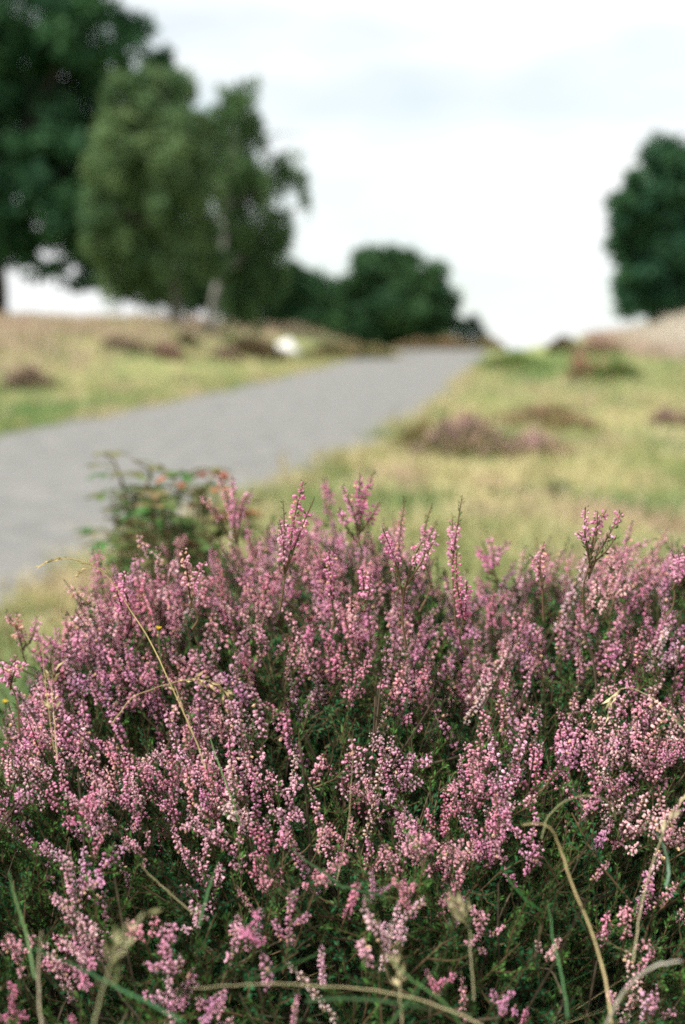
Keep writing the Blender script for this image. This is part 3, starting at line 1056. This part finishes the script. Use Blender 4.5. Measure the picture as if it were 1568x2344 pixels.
# ---- leafy shoots through the outer layer
k = 15000
x2 = rng.uniform(-0.58, 0.88, k)
d2 = rng.uniform(0.58, 1.85, k)
z2 = ztop(x2, d2)
dep = rng.uniform(0.0, 1.0, k) ** 1.4 * 0.17 + 0.000
keep = z2 - dep > 0.03
x2, d2, z2, dep = x2[keep], d2[keep], z2[keep], dep[keep]
k = len(x2)
D2 = bush_dirs(x2, d2, k, 0.5)
t2 = np.stack([x2, d2, z2 - dep], -1)
q2 = rng.integers(0, 6, k)
SL = np.array([0.07, 0.08, 0.09, 0.06, 0.10, 0.08])
s2 = rng.uniform(0.7, 1.2, k)
M2 = basis(D2, rng.uniform(0, 6.3, k), s2)
r2 = t2 - D2 * (SL[q2] * s2)[:, None]
for q in range(6):
    m_ = q2 == q
    g_leaf.merge(SHOOTS[q], M2[m_], r2[m_] - BUSH, np.array([0.95, 1.0, 0.9]) * rng.uniform(0.35, 1.35, (m_.sum(), 1)))
g_leaf.build('foliage', M_needle, bush)
tag(g_flow.build('blossoms', M_petal, bush), kind='stuff')

# ---- woody branches
g = G()
k = 520
xb = rng.uniform(-0.5, 0.8, k)
db = rng.uniform(0.62, 1.8, k)
zb = ztop(xb, db)
for q in range(k):
    if zb[q] < 0.12:
        continue
    e = np.array([xb[q], db[q], zb[q] - rng.uniform(0.03, 0.10)])
    c0 = np.array([BUSH[0] + (xb[q] - BUSH[0]) * 0.55 + rng.normal(0, 0.06), 1.3 + (db[q] - 1.3) * 0.5 + rng.normal(0, 0.06), 0.0])
    c0[2] = float(gz(c0[0], c0[1])) - 0.02
    mid = c0 * 0.45 + e * 0.55 + np.array([(xb[q] - BUSH[0]) * -0.05, 0, 0.02]) + rng.normal(0, 0.02, 3)
    cv = curve([c0, mid, e], 9)
    cv[1:-1] += rng.normal(0, 0.004, (len(cv) - 2, 3))
    tube(g, cv - BUSH, rng.uniform(0.0025, 0.005), 0.001, 5, np.array([0.075, 0.052, 0.040]) * rng.uniform(0.6, 1.4))
    for s_ in range(3):
        st = cv[rng.integers(4, 8)]
        e2 = e + rng.normal(0, 0.045, 3)
        tube(g, curve([st, (st + e2) / 2 + rng.normal(0, 0.008, 3), e2], 6) - BUSH, 0.0013, 0.0006, 4, np.array([0.08, 0.06, 0.04]) * rng.uniform(0.6, 1.4))
g.build('branches', M_wood, bush)

# ---- the tall sprigs that stand out above the bush, one by one
# (distance, root, [ (fork, tip, f0, f1, hue) ... ])
HOT = (0.66, 0.20, 0.40)
PALE = (0.72, 0.36, 0.50)
RED = (0.60, 0.16, 0.27)
DUSK = (0.62, 0.36, 0.36)
TALL = [
    (1.44, (560, 1330), [((540, 1235), (498, 1076), 0.30, 0.98, DUSK), ((540, 1235), (532, 1088), 0.20, 0.99, PALE), ((545, 1220), (577, 1118), 0.25, 0.95, PALE),
                         ((520, 1230), (458, 1130), 0.35, 0.97, DUSK), ((540, 1240), (515, 1130), 0.3, 1, PALE)]),
    (1.14, (640, 1400), [((655, 1290), (648, 1146), 0.25, 0.74, PALE), ((662, 1275), (694, 1102), 0.16, 1.0, HOT), ((668, 1270), (719, 1142), 0.25, 0.78, HOT), ((650, 1320), (640, 1190), 0.25, 0.85, PALE)]),
    (1.30, (815, 1330), [((818, 1215), (783, 1112), 0.2, 1.0, PALE), ((820, 1205), (824, 1088), 0.15, 1.0, HOT), ((825, 1205), (857, 1078), 0.2, 0.9, HOT), ((828, 1215), (867, 1150), 0.3, 0.98, HOT),
                         ((812, 1235), (778, 1165), 0.5, 1.0, PALE)]),
    (1.27, (905, 1380), [((912, 1280), (927, 1140), 0.0, 0.86, DUSK)]),
    (1.22, (960, 1400), [((972, 1280), (990, 1152), 0.15, 0.62, PALE), ((975, 1290), (1000, 1190), 0.3, 0.8, PALE)]),
    (1.18, (1045, 1440), [((1035, 1290), (1058, 1134), 0.2, 0.60, PALE), ((1035, 1290), (1036, 1180), 0.0, 0.9, PALE)]),
    (1.08, (930, 1480), [((922, 1350), (876, 1210), 0.45, 0.98, HOT), ((925, 1345), (965, 1240), 0.45, 0.98, PALE), ((928, 1340), (1000, 1225), 0.4, 1.0, PALE), ((918, 1340), (905, 1270), 0.5, 1, PALE)]),
    (1.10, (1065, 1500), [((1062, 1420), (1046, 1255), 0.05, 0.97, RED), ((1064, 1430), (1068, 1330), 0.1, 1.0, HOT)]),
    (1.13, (1340, 1420), [((1350, 1290), (1340, 1160), 0.45, 0.95, PALE), ((1352, 1270), (1368, 1172), 0.4, 1.0, PALE), ((1352, 1275), (1388, 1168), 0.5, 1.0, HOT), ((1356, 1285), (1424, 1172), 0.72, 1.0, PALE),
                          ((1350, 1285), (1320, 1220), 0.5, 1.0, PALE), ((1365, 1280), (1412, 1225), 0.9, 1, PALE)]),
    (1.20, (1520, 1420), [((1545, 1330), (1540, 1265), 0.1, 1.0, PALE), ((1548, 1330), (1558, 1270), 0.1, 1.0, PALE), ((1550, 1335), (1575, 1285), 0.1, 1.0, HOT)]),
    (1.10, (440, 1440), [((435, 1370), (418, 1255), 0.1, 0.98, DUSK), ((440, 1370), (470, 1285), 0.1, 1.0, PALE)]),
    (1.14, (300, 1430), [((297, 1390), (289, 1305), 0.1, 1.0, PALE), ((280, 1410), (262, 1335), 0.1, 1.0, HOT)]),
    (1.16, (1245, 1420), [((1243, 1330), (1246, 1240), 0.2, 0.95, DUSK), ((1238, 1340), (1215, 1270), 0.2, 1.0, PALE)]),
    (1.15, (760, 1440), [((758, 1370), (752, 1255), 0.05, 0.98, HOT), ((765, 1370), (760, 1262), 0.05, 0.98, PALE)]),
    (1.36, (1130, 1370), [((1128, 1300), (1118, 1232), 0.1, 1.0, PALE), ((1130, 1300), (1168, 1240), 0.1, 1.0, PALE), ((1120, 1310), (1090, 1250), 0.1, 1.0, HOT)]),
    (1.25, (60, 1520), [((50, 1480), (12, 1400), 0.1, 0.95, DUSK), ((60, 1470), (35, 1400), 0.1, 0.95, DUSK), ((70, 1470), (85, 1410), 0.1, 1, PALE)]),
    (1.05, (45, 1680), [((20, 1560), (5, 1520), 0.1, 1.0, PALE), ((22, 1550), (40, 1500), 0.1, 1.0, PALE), ((26, 1560), (60, 1525), 0.2, 1.0, PALE)]),
    (1.12, (835, 1400), [((832, 1370), (829, 1300), 0.1, 1.0, HOT), ((840, 1370), (850, 1310), 0.1, 1.0, PALE)]),
]
for dist, rt, br in TALL:
    a, b_ = G(), G()
    r0 = P(rt[0], rt[1], dist)
    done = {}
    for fk, tp, f0, f1, hue in br:
        f3 = P(fk[0], fk[1], dist + rng.normal(0, 0.006))
        t3 = P(tp[0], tp[1], dist + rng.normal(0, 0.02))
        if not done:
            done['f'] = f3
            dress(a, b_, curve([r0, (r0 + f3) / 2 + rng.normal(0, 0.003, 3), f3], 7) - r0, 0.0, 0.0, dens=0, r=0.0011, leafc=(0.055, 0.11, 0.03))
        else:
            s3 = r0 + (done['f'] - r0) * rng.uniform(0.72, 0.98)
            tube(a, curve([s3, (s3 + f3) / 2, f3], 5) - r0, 0.0009, 0.0009, 5, (0.14, 0.09, 0.055))
            f3 = f3 * 0.88 + s3 * 0.12
        mid = (f3 + t3) / 2 + (t3 - f3)[[0, 1, 2]] * np.array([-0.08, 0, 0.0]) + rng.normal(0, 0.002, 3)
        dress(a, b_, curve([f3, mid, t3], 12) - r0, f0, f1, hue=hue, faded=0.3 if hue is DUSK else 0.06, size=0.0030, dens=1.1, r=0.0009, leafc=(0.055, 0.10, 0.03))
    o = a.build('flower_sprig', M_needle, bush, loc=r0 - BUSH)
    b_.build('blossoms', M_petal, o)

# ------------------------------------------------------------------ grass growing up through and in front of the bush
g = G()
k = 4200
xg = rng.uniform(-0.5, 0.6, k)
dg = rng.uniform(0.60, 1.05, k)
zg = ztop(xg, dg)
hh = np.clip(zg * rng.uniform(0.75, 1.06, k), 0.05, 0.5)
dry = (rng.uniform(0, 1, k) < 0.25)[:, None]
col = np.where(dry, STRAW * 0.7, np.array([0.05, 0.15, 0.05])) * rng.uniform(0.6, 1.3, (k, 1))
blades(g, np.stack([xg, dg, gz(xg, dg)], -1), hh, rng.uniform(0.0006, 0.0014, k), col, lean=0.9)
tag(g.build('undergrowth_grass', M_grass), 'thin green and straw grass blades growing up through the front of the heather', 'grass', kind='stuff')


def stalk(label, pts, r=0.0010, col=STRAW, seeds=None, name='grass_stalk', group='dry grass stalks among the heather', flat=False, scol=None, seed_len=0.006, spread=0.5, cat='grass stalk'):
    """pts rows (px, py, distance)"""
    p = np.array([P(*q) for q in pts])
    c = curve(p, 26)
    base = c[-1].copy()
    a = G()
    r = r * (0.36 if flat else 0.42)
    col = np.asarray(col) * (0.85 if pts[0][2] < 3 else 1)
    c[1:-1] += rng.normal(0, 0.00022 * (base[1] if base[1] > 3 else 1), (len(c) - 2, 3))
    if flat:
        T = norm(np.gradient(c, axis=0))
        view = norm(c - np.array([0, 0, CAM_H]))
        side = norm(np.cross(T, view + np.array([0.1, 0, 0.5])))
        w = np.sin(np.linspace(0.12, PI * 0.62, len(c)))[:, None] * r
        nrm = np.cross(side, T)
        V = np.stack([c - base - side * w, c - base + nrm * w * 0.35, c - base + side * w], 1)
        m_ = len(c)
        i = np.arange(m_ - 1)[:, None] * 3
        j = np.arange(2)[None]
        Fc = np.stack([i + j, i + j + 1, i + 3 + j + 1, i + 3 + j], -1).reshape(-1, 4)
        a.add(V.reshape(-1, 3), Fc, np.repeat(np.asarray(col) * np.linspace(1.1, 0.8, m_)[:, None], 3, axis=0))
    else:
        tube(a, c - base, r * 0.5, r, 6, np.asarray(col) * rng.uniform(0.85, 1.1, (len(c), 1)))
    o = tag(empty(name, base), label, cat, group, 'thing')
    a.build('blade' if flat else 'stem', M_straw if not flat else M_grass, o, smooth=True)
    if seeds:
        f0, f1, n = seeds
        t = rng.uniform(f0, f1, n)
        pos, tan, _ = at_len(c, t)
        B = basis(tan)
        az = rng.uniform(0, 2 * PI, n)
        rad = B[:, :, 0] * np.cos(az)[:, None] + B[:, :, 1] * np.sin(az)[:, None]
        b2 = G()
        D = -tan * 0.8 + rad * spread
        sl = seed_len * rng.uniform(0.6, 1.3, n)
        b2.inst(LEAF_V * np.array([0.38, 1.5, 1]), LEAF_F, np.ones((4, 3)), basis(D, rng.uniform(0, 6, n), sl), pos - base + rad * spread * 0.003,
                np.asarray(col if scol is None else scol) * rng.uniform(0.7, 1.3, (n, 1)))
        b2.build('seed_head', M_straw, o)
    return o


stalk('long dry stalk arching left out over the asphalt from the bush', [(88, 1297, 1.10), (130, 1279, 1.10), (180, 1283, 1.1), (238, 1312, 1.1), (285, 1375, 1.1), (350, 1480, 1.08), (405, 1600, 1.06), (455, 1710, 1.05)], 0.0012, (0.50, 0.38, 0.16), (0.0, 0.22, 30), seed_len=0.005, spread=0.15)
stalk('short dry side stalk drooping under the arching stalk at left', [(178, 1316, 1.10), (200, 1303, 1.1), (225, 1300, 1.1), (245, 1312, 1.1)], 0.0009, (0.50, 0.38, 0.18), (0.0, 0.4, 8), seed_len=0.005, spread=0.15)
stalk('upright pale seed head at the left edge of the heather', [(122, 1520, 1.02), (118, 1580, 1.02), (125, 1660, 1.0), (130, 1740, 0.98)], 0.0009, (0.52, 0.42, 0.22), (0.0, 0.55, 18), seed_len=0.008, spread=0.7)
stalk('thin curved stalk left of the pale seed head', [(95, 1440, 1.03), (98, 1500, 1.02), (108, 1600, 1.0), (125, 1720, 0.98)], 0.0007, (0.48, 0.36, 0.16))
stalk('drooping straw seed head among the left heather sprigs', [(525, 1600, 1.0), (495, 1565, 1.0), (440, 1555, 1.0), (370, 1570, 1.0), (300, 1600, 1.0), (255, 1660, 0.98)], 0.0008, (0.55, 0.42, 0.2), (0.0, 0.5, 26), seed_len=0.0065, spread=0.6)
stalk('green and straw leaning stalk right of the drooping seed head', [(400, 1570, 1.0), (425, 1640, 0.99), (450, 1700, 0.98), (470, 1760, 0.97)], 0.0012, (0.45, 0.36, 0.18))
stalk('thick dry stalk bent over like a hook at lower right', [(1195, 1888, 0.86), (1235, 1886, 0.86), (1265, 1902, 0.86), (1285, 1950, 0.86), (1312, 2030, 0.85), (1350, 2120, 0.84), (1385, 2240, 0.82), (1400, 2344, 0.80)], 0.0018, (0.55, 0.43, 0.22))
stalk('bleached white stalk curving to the right bottom corner', [(1560, 2200, 0.74), (1500, 2212, 0.74), (1450, 2245, 0.75), (1420, 2285, 0.76), (1395, 2330, 0.77), (1380, 2380, 0.78)], 0.0022, (0.70, 0.64, 0.55))
stalk('long pale stalk lying across the bottom of the bush', [(440, 2262, 0.78), (600, 2252, 0.78), (760, 2258, 0.78), (920, 2278, 0.78), (1060, 2325, 0.77), (1120, 2360, 0.76)], 0.0012, (0.50, 0.43, 0.25))
stalk('thin pale arching stalk at the right among pink heather', [(1392, 1640, 1.02), (1400, 1600, 1.02), (1430, 1575, 1.02), (1470, 1585, 1.02), (1520, 1620, 1.01), (1590, 1700, 1.0)], 0.0008, (0.58, 0.48, 0.28), (0.0, 0.3, 12), seed_len=0.008, spread=0.25)
stalk('fine upright stalk in the dark middle of the bush', [(806, 1690, 0.99), (804, 1800, 0.97), (792, 1920, 0.95), (770, 2020, 0.93)], 0.0006, (0.42, 0.36, 0.2))
stalk('pale arched stalk above the hooked stalk at lower right', [(1410, 1880, 0.90), (1400, 1845, 0.9), (1360, 1822, 0.9), (1300, 1830, 0.9), (1255, 1870, 0.9), (1240, 1920, 0.9)], 0.0010, (0.38, 0.38, 0.2))
stalk('fuzzy pale grass head at the bottom centre right', [(905, 2165, 0.80), (910, 2210, 0.8), (915, 2270, 0.79), (920, 2360, 0.78)], 0.0010, (0.50, 0.42, 0.24), (0.0, 0.5, 26), seed_len=0.007, spread=0.6)
stalk('blurred feathery grass head at the lower left', [(330, 2090, 0.72), (290, 2130, 0.72), (255, 2200, 0.72), (225, 2300, 0.71), (210, 2380, 0.7)], 0.0011, (0.42, 0.40, 0.22), (0.0, 0.65, 34), seed_len=0.008, spread=0.6)
stalk('small pale grass head in the dark lower right of the bush', [(1040, 2060, 0.83), (1058, 2090, 0.83), (1075, 2130, 0.83), (1078, 2200, 0.82), (1085, 2290, 0.81)], 0.0009, (0.48, 0.42, 0.26), (0.0, 0.35, 20), seed_len=0.011, spread=0.4)
stalk('straw stalk running up the right edge of the bush', [(1560, 1830, 0.9), (1525, 1890, 0.9), (1490, 1990, 0.88), (1465, 2090, 0.86), (1450, 2200, 0.84)], 0.0011, (0.50, 0.43, 0.26), (0.0, 0.25, 10), seed_len=0.008, spread=0.3)
stalk('slanting straw stalk below the left heather clusters', [(320, 1978, 0.9), (350, 2010, 0.9), (385, 2040, 0.9), (440, 2090, 0.9)], 0.0011, (0.50, 0.43, 0.25))
stalk('pale vertical stalk at the far lower left', [(95, 2130, 0.78), (88, 2210, 0.78), (90, 2290, 0.77), (98, 2370, 0.76)], 0.0016, (0.48, 0.40, 0.28))
GB = (0.08, 0.20, 0.07)
TEAL = (0.10, 0.20, 0.09)
blade = dict(name='green_grass', group='green grass blades among the heather', flat=True, cat='grass')
stalk('broad bluish green blade slanting down near the bottom centre', [(655, 1935, 0.9), (700, 1970, 0.9), (745, 2000, 0.9), (790, 2035, 0.9)], 0.0026, TEAL, **blade)
stalk('short bluish blade left of the dark hollow', [(715, 2015, 0.88), (770, 2025, 0.88), (840, 2042, 0.88), (880, 2050, 0.88)], 0.0024, TEAL, **blade)
stalk('green blade curving down beneath the hooked stalk cluster', [(1145, 1975, 0.88), (1170, 2020, 0.88), (1205, 2060, 0.88), (1240, 2085, 0.88)], 0.0022, (0.06, 0.20, 0.06), **blade)
stalk('long thin green blade falling through the left dark gap', [(470, 1650, 1.0), (490, 1720, 0.98), (520, 1800, 0.96), (550, 1890, 0.95)], 0.0014, (0.13, 0.25, 0.08), **blade)
stalk('fresh green blade rising at the lower left by pink sprigs', [(505, 1960, 0.86), (485, 2010, 0.86), (470, 2060, 0.85), (455, 2120, 0.84)], 0.0022, GB, **blade)
stalk('long green blade crossing the bottom left corner', [(40, 2160, 0.76), (140, 2195, 0.76), (240, 2245, 0.76), (350, 2300, 0.75), (420, 2340, 0.74)], 0.0024, (0.10, 0.26, 0.12), **blade)
stalk('green blade leaning right across the bottom middle', [(770, 2165, 0.82), (700, 2195, 0.82), (630, 2220, 0.81), (560, 2250, 0.8)], 0.0022, GB, **blade)
stalk('wide teal blade lying low at the bottom centre', [(990, 2310, 0.76), (900, 2295, 0.76), (800, 2285, 0.76), (700, 2290, 0.76)], 0.0030, TEAL, **blade)
stalk('green blade leaning down left at the bottom, crossed by another blade', [(1010, 2200, 0.80), (960, 2260, 0.79), (910, 2320, 0.78), (880, 2370, 0.78)], 0.0020, GB, **blade)
stalk('yellower green blade leaning down right across another at the bottom', [(880, 2180, 0.80), (940, 2240, 0.79), (1010, 2290, 0.78), (1060, 2350, 0.78)], 0.0018, (0.14, 0.28, 0.10), **blade)
stalk('slender vertical green blade in the dark lower right', [(1255, 2060, 0.86), (1265, 2140, 0.84), (1285, 2230, 0.82), (1300, 2330, 0.80)], 0.0016, (0.08, 0.22, 0.07), **blade)
stalk('bluish blade at the right side above the straw stalk', [(1500, 1900, 0.9), (1520, 1940, 0.9), (1530, 1985, 0.9), (1525, 2030, 0.89)], 0.0026, (0.18, 0.30, 0.20), **blade)
stalk('green blade leaning left at the far lower left', [(20, 1990, 0.84), (35, 2060, 0.83), (60, 2140, 0.82), (80, 2240, 0.8)], 0.0018, (0.16, 0.28, 0.10), **blade)

# yellow flowers glimpsed through the left side of the bush
def yellow_flower(label, px, py, d):
    p = P(px, py, d)
    o = tag(empty('yellow_flower', (p[0], p[1], float(gz(p[0], p[1])))), label, 'flower', 'small yellow flowers')
    base = np.array(o.location)
    a, b2 = G(), G()
    tube(a, curve([(0, 0, 0), (p - base) * np.array([0.5, 0.5, 0.5]) + np.array([0.01, 0, 0]), p - base], 8), 0.0011, 0.0008, 5, (0.10, 0.17, 0.05))
    k = 18
    az = np.arange(k) * 2.4
    D = np.stack([np.cos(az), np.sin(az) - 0.4, rng.uniform(0.3, 0.9, k)], -1)
    b2.inst(LEAF_V, LEAF_F, np.ones((4, 3)), basis(D, rng.uniform(-0.3, 0.3, k), np.full(k, 0.0035)), np.tile(p - base, (k, 1)), np.array([0.85, 0.62, 0.04]) * rng.uniform(0.8, 1.1, (k, 1)))
    a.build('stem', M_grass, o)
    b2.build('petals', M_petal, o)


yellow_flower('small yellow flower behind the pink sprigs left of centre', 363, 1440, 1.22)
yellow_flower('small yellow flower at the very left edge of the photo', 12, 1608, 1.3)

# ------------------------------------------------------------------ bramble behind the bush
br = put(390, 2.15)
bramble = tag(empty('bramble', br), 'leafy green bramble with a few red leaves rising behind the heather against the road', 'shrub')
st, lf, rd = G(), G(), G()
BL_V, BL_F = [], []
for q in range(7):          # ovate leaflet, folded along the midrib
    t = q / 6
    w = 0.36 * math.sin(PI * min(1, t * 0.93 + 0.04)) ** 0.8 * (1 if t < 0.98 else 0.1)
    cv = -0.18 * t * t
    BL_V += [(-w, 0.10 * w + cv, t), (0, cv - 0.05, t), (w, 0.10 * w + cv, t)]
for q in range(6):
    for s_ in range(2):
        BL_F.append((q * 3 + s_, q * 3 + s_ + 1, q * 3 + 3 + s_ + 1, q * 3 + 3 + s_))
BL_V, BL_F = np.array(BL_V), np.array(BL_F)


def trifoliate(g, p, dirn, size, col):
    dirn = norm(dirn)
    side = norm(np.cross(dirn, (0, 0, 1.0)) + 1e-6)
    D = np.array([dirn, dirn * 0.25 + side, dirn * 0.25 - side])
    z = np.array([0, 0, 1.0])
    Ms = []
    for dd in D:
        dd = norm(dd)
        Y_ = norm(z - dd * dd.dot(z))
        X_ = np.cross(Y_, dd)
        Ms.append(np.stack([X_, Y_, dd], 1))
    Ms = np.array(Ms) * (size * np.array([1.0, 0.85, 0.85]))[:, None, None]
    g.inst(BL_V, BL_F, np.ones((len(BL_V), 3)), Ms, np.tile(p, (3, 1)) + norm(D) * size * 0.12, np.asarray(col) * rng.uniform(0.8, 1.2, (3, 1)))


canes = [[(330, 1345), (300, 1230), (285, 1130), (262, 1060), (232, 1035)], [(340, 1345), (335, 1220), (330, 1130), (345, 1080), (300, 1050)],
         [(400, 1345), (395, 1230), (400, 1150), (425, 1090), (455, 1075)], [(420, 1345), (440, 1240), (450, 1160), (470, 1110), (490, 1100)],
         [(360, 1345), (350, 1270), (330, 1200), (300, 1160), (262, 1120)], [(450, 1345), (470, 1260), (520, 1190), (560, 1160), (600, 1148)],
         [(380, 1345), (385, 1260), (375, 1190), (360, 1150), (345, 1120)], [(310, 1345), (290, 1280), (270, 1240), (255, 1220), (240, 1225)],
         [(430, 1345), (430, 1270), (440, 1210), (455, 1180), (480, 1170)]]
for ci, cn in enumerate(canes):
    dd = 2.15 + rng.normal(0, 0.10)
    pts = [P(a_, b_, dd + rng.normal(0, 0.02)) - br for a_, b_ in cn]
    low = np.array([pts[0][0] * 0.4, 0, -0.02])
    c = curve([low] + pts, 28)
    tube(st, c, 0.0040, 0.0014, 6, (0.16, 0.11, 0.06))
    ts = np.concatenate([np.linspace(0.45, 0.99, 11), rng.uniform(0.3, 0.97, 11)])
    pos, tan, _ = at_len(c, ts)
    for q in range(len(ts)):
        az = q * 2.4 + ci
        o_ = np.array([math.cos(az), math.sin(az), rng.uniform(-0.25, 0.3)])
        pe = pos[q] + o_ * 0.028
        tube(st, np.array([pos[q], (pos[q] + pe) / 2 + np.array([0, 0, 0.004]), pe]), 0.0012, 0.0008, 4, (0.14, 0.15, 0.06))
        red = (ci in (2, 3, 5)) and rng.uniform() < 0.2
        colr = (0.36, 0.10, 0.045) if red else np.array([(0.065, 0.155, 0.04), (0.11, 0.17, 0.05), (0.15, 0.15, 0.06)][rng.integers(0, 3)])
        trifoliate(rd if red else lf, pe, o_ + np.array([0, 0, -0.2]), rng.uniform(0.022, 0.037), colr)
# low leaves filling the base
for q in range(190):
    p = P(rng.uniform(250, 510), rng.uniform(1110, 1380), 2.15 + rng.normal(0, 0.10)) - br
    o_ = norm(rng.normal(0, 1, 3) * np.array([1, 1, 0.3]))
    tube(st, curve([p * np.array([0.6, 0.6, 0]), p * np.array([0.8, 0.8, 0.6]), p], 6), 0.0018, 0.0008, 4, (0.14, 0.12, 0.06))
    trifoliate(lf, p, o_, rng.uniform(0.017, 0.03), np.array([(0.08, 0.155, 0.045), (0.12, 0.145, 0.05), (0.20, 0.15, 0.07)][rng.integers(0, 3)]))
st.build('canes', M_wood, bramble)
lf.build('green_leaves', M_leaf, bramble)
tag(rd.build('red_leaves', M_leaf, bramble), 'red and orange autumn tinted leaves')

# blurred dry stalks standing at the road edge
for lb, px, ptop, pb in (('tall pale dry grass stalk at the road edge behind the pink spikes', 645, 1040, 1135), ('dry grass stalk right of the tallest one at the road edge', 720, 1040, 1110),
                         ('short dry grass stalk nearest the bend in the right road edge', 818, 1045, 1100)):
    b = on_ground(px, pb + 4)
    s = b[1]
    stalk(lb, [(px + 4, ptop, s), (px, (ptop + pb) / 2, s), (px - 2, pb + 8, s)], 0.004, (0.52, 0.43, 0.26), (0.0, 0.6, 40), group='dry stalks at the road edge', seed_len=0.03, spread=0.4)

# ------------------------------------------------------------------ camera, light, sky
cam = bpy.data.cameras.new('camera')
cam.sensor_fit = 'VERTICAL'
cam.sensor_height = 36
cam.sensor_width = 24
cam.lens = LENS
cam.clip_start = 0.05
cam.clip_end = 3000
cam.dof.use_dof = True
cam.dof.focus_distance = 1.10
cam.dof.aperture_fstop = 3.9
co = bpy.data.objects.new('camera', cam)
COL.objects.link(co)
co.location = (0, 0, CAM_H)
co.rotation_euler = (PI / 2 - PITCH, 0, 0)
S.camera = co

SUN_EL, SUN_AZ = math.radians(54), math.radians(-118)   # azimuth measured from +Y towards +X
sun = bpy.data.lights.new('sun', 'SUN')
sun.energy = 4.2
sun.angle = math.radians(6)
sun.color = (1.0, 0.95, 0.88)
so = bpy.data.objects.new('sun', sun)
COL.objects.link(so)
dv = Vector((math.sin(SUN_AZ) * math.cos(SUN_EL), math.cos(SUN_AZ) * math.cos(SUN_EL), math.sin(SUN_EL)))
so.rotation_euler = dv.to_track_quat('Z', 'Y').to_euler()
so.location = dv * 50

w = bpy.data.worlds.new('World')
S.world = w
w.use_nodes = True
nt = w.node_tree
bg = nt.nodes['Background']
sky = nt.nodes.new('ShaderNodeTexSky')
sky.sky_type = 'NISHITA'
sky.sun_disc = False
sky.sun_elevation = SUN_EL
sky.sun_rotation = SUN_AZ
tc = nt.nodes.new('ShaderNodeTexCoord')
mp = nt.nodes.new('ShaderNodeMapping')
mp.inputs['Scale'].default_value = (1.4, 1.4, 4.6)
mp.inputs['Location'].default_value = (0.35, 0.0, 0.4)
nz = nt.nodes.new('ShaderNodeTexNoise')
nz.inputs['Scale'].default_value = 2.2
nz.inputs['Detail'].default_value = 6
nz.inputs['Roughness'].default_value = 0.5
nt.links.new(tc.outputs['Generated'], mp.inputs['Vector'])
nt.links.new(mp.outputs['Vector'], nz.inputs['Vector'])
mr = nt.nodes.new('ShaderNodeMapRange')
mr.inputs['From Min'].default_value = 0.36
mr.inputs['From Max'].default_value = 0.56
mr.inputs['To Min'].default_value = 0.62
mr.inputs['To Max'].default_value = 1.0
nt.links.new(nz.outputs['Fac'], mr.inputs['Value'])
mx = nt.nodes.new('ShaderNodeMix')
mx.data_type = 'RGBA'
nt.links.new(mr.outputs['Result'], mx.inputs['Factor'])
tn = nt.nodes.new('ShaderNodeVectorMath')
tn.operation = 'MULTIPLY'
tn.inputs[1].default_value = (1.2, 1.45, 1.28)
nt.links.new(sky.outputs['Color'], tn.inputs[0])
nt.links.new(tn.outputs['Vector'], mx.inputs['A'])
mx.inputs['B'].default_value = (9.8, 9.95, 10.0, 1)
nt.links.new(mx.outputs['Result'], bg.inputs['Color'])
bg.inputs['Strength'].default_value = 0.066

S.view_settings.view_transform = 'Standard'
S.view_settings.look = 'None'
S.view_settings.exposure = 0.78
S.view_settings.gamma = 1.0
S.view_settings.use_curve_mapping = False
S.cycles.use_denoising = False
S.cycles.use_adaptive_sampling = False
S.cycles.pixel_filter_type = 'BLACKMAN_HARRIS'
S.cycles.filter_width = 1.8
S.cycles.max_bounces = 7
S.cycles.diffuse_bounces = 4
S.cycles.glossy_bounces = 2
S.cycles.transmission_bounces = 4
S.cycles.caustics_reflective = False
S.cycles.caustics_refractive = False
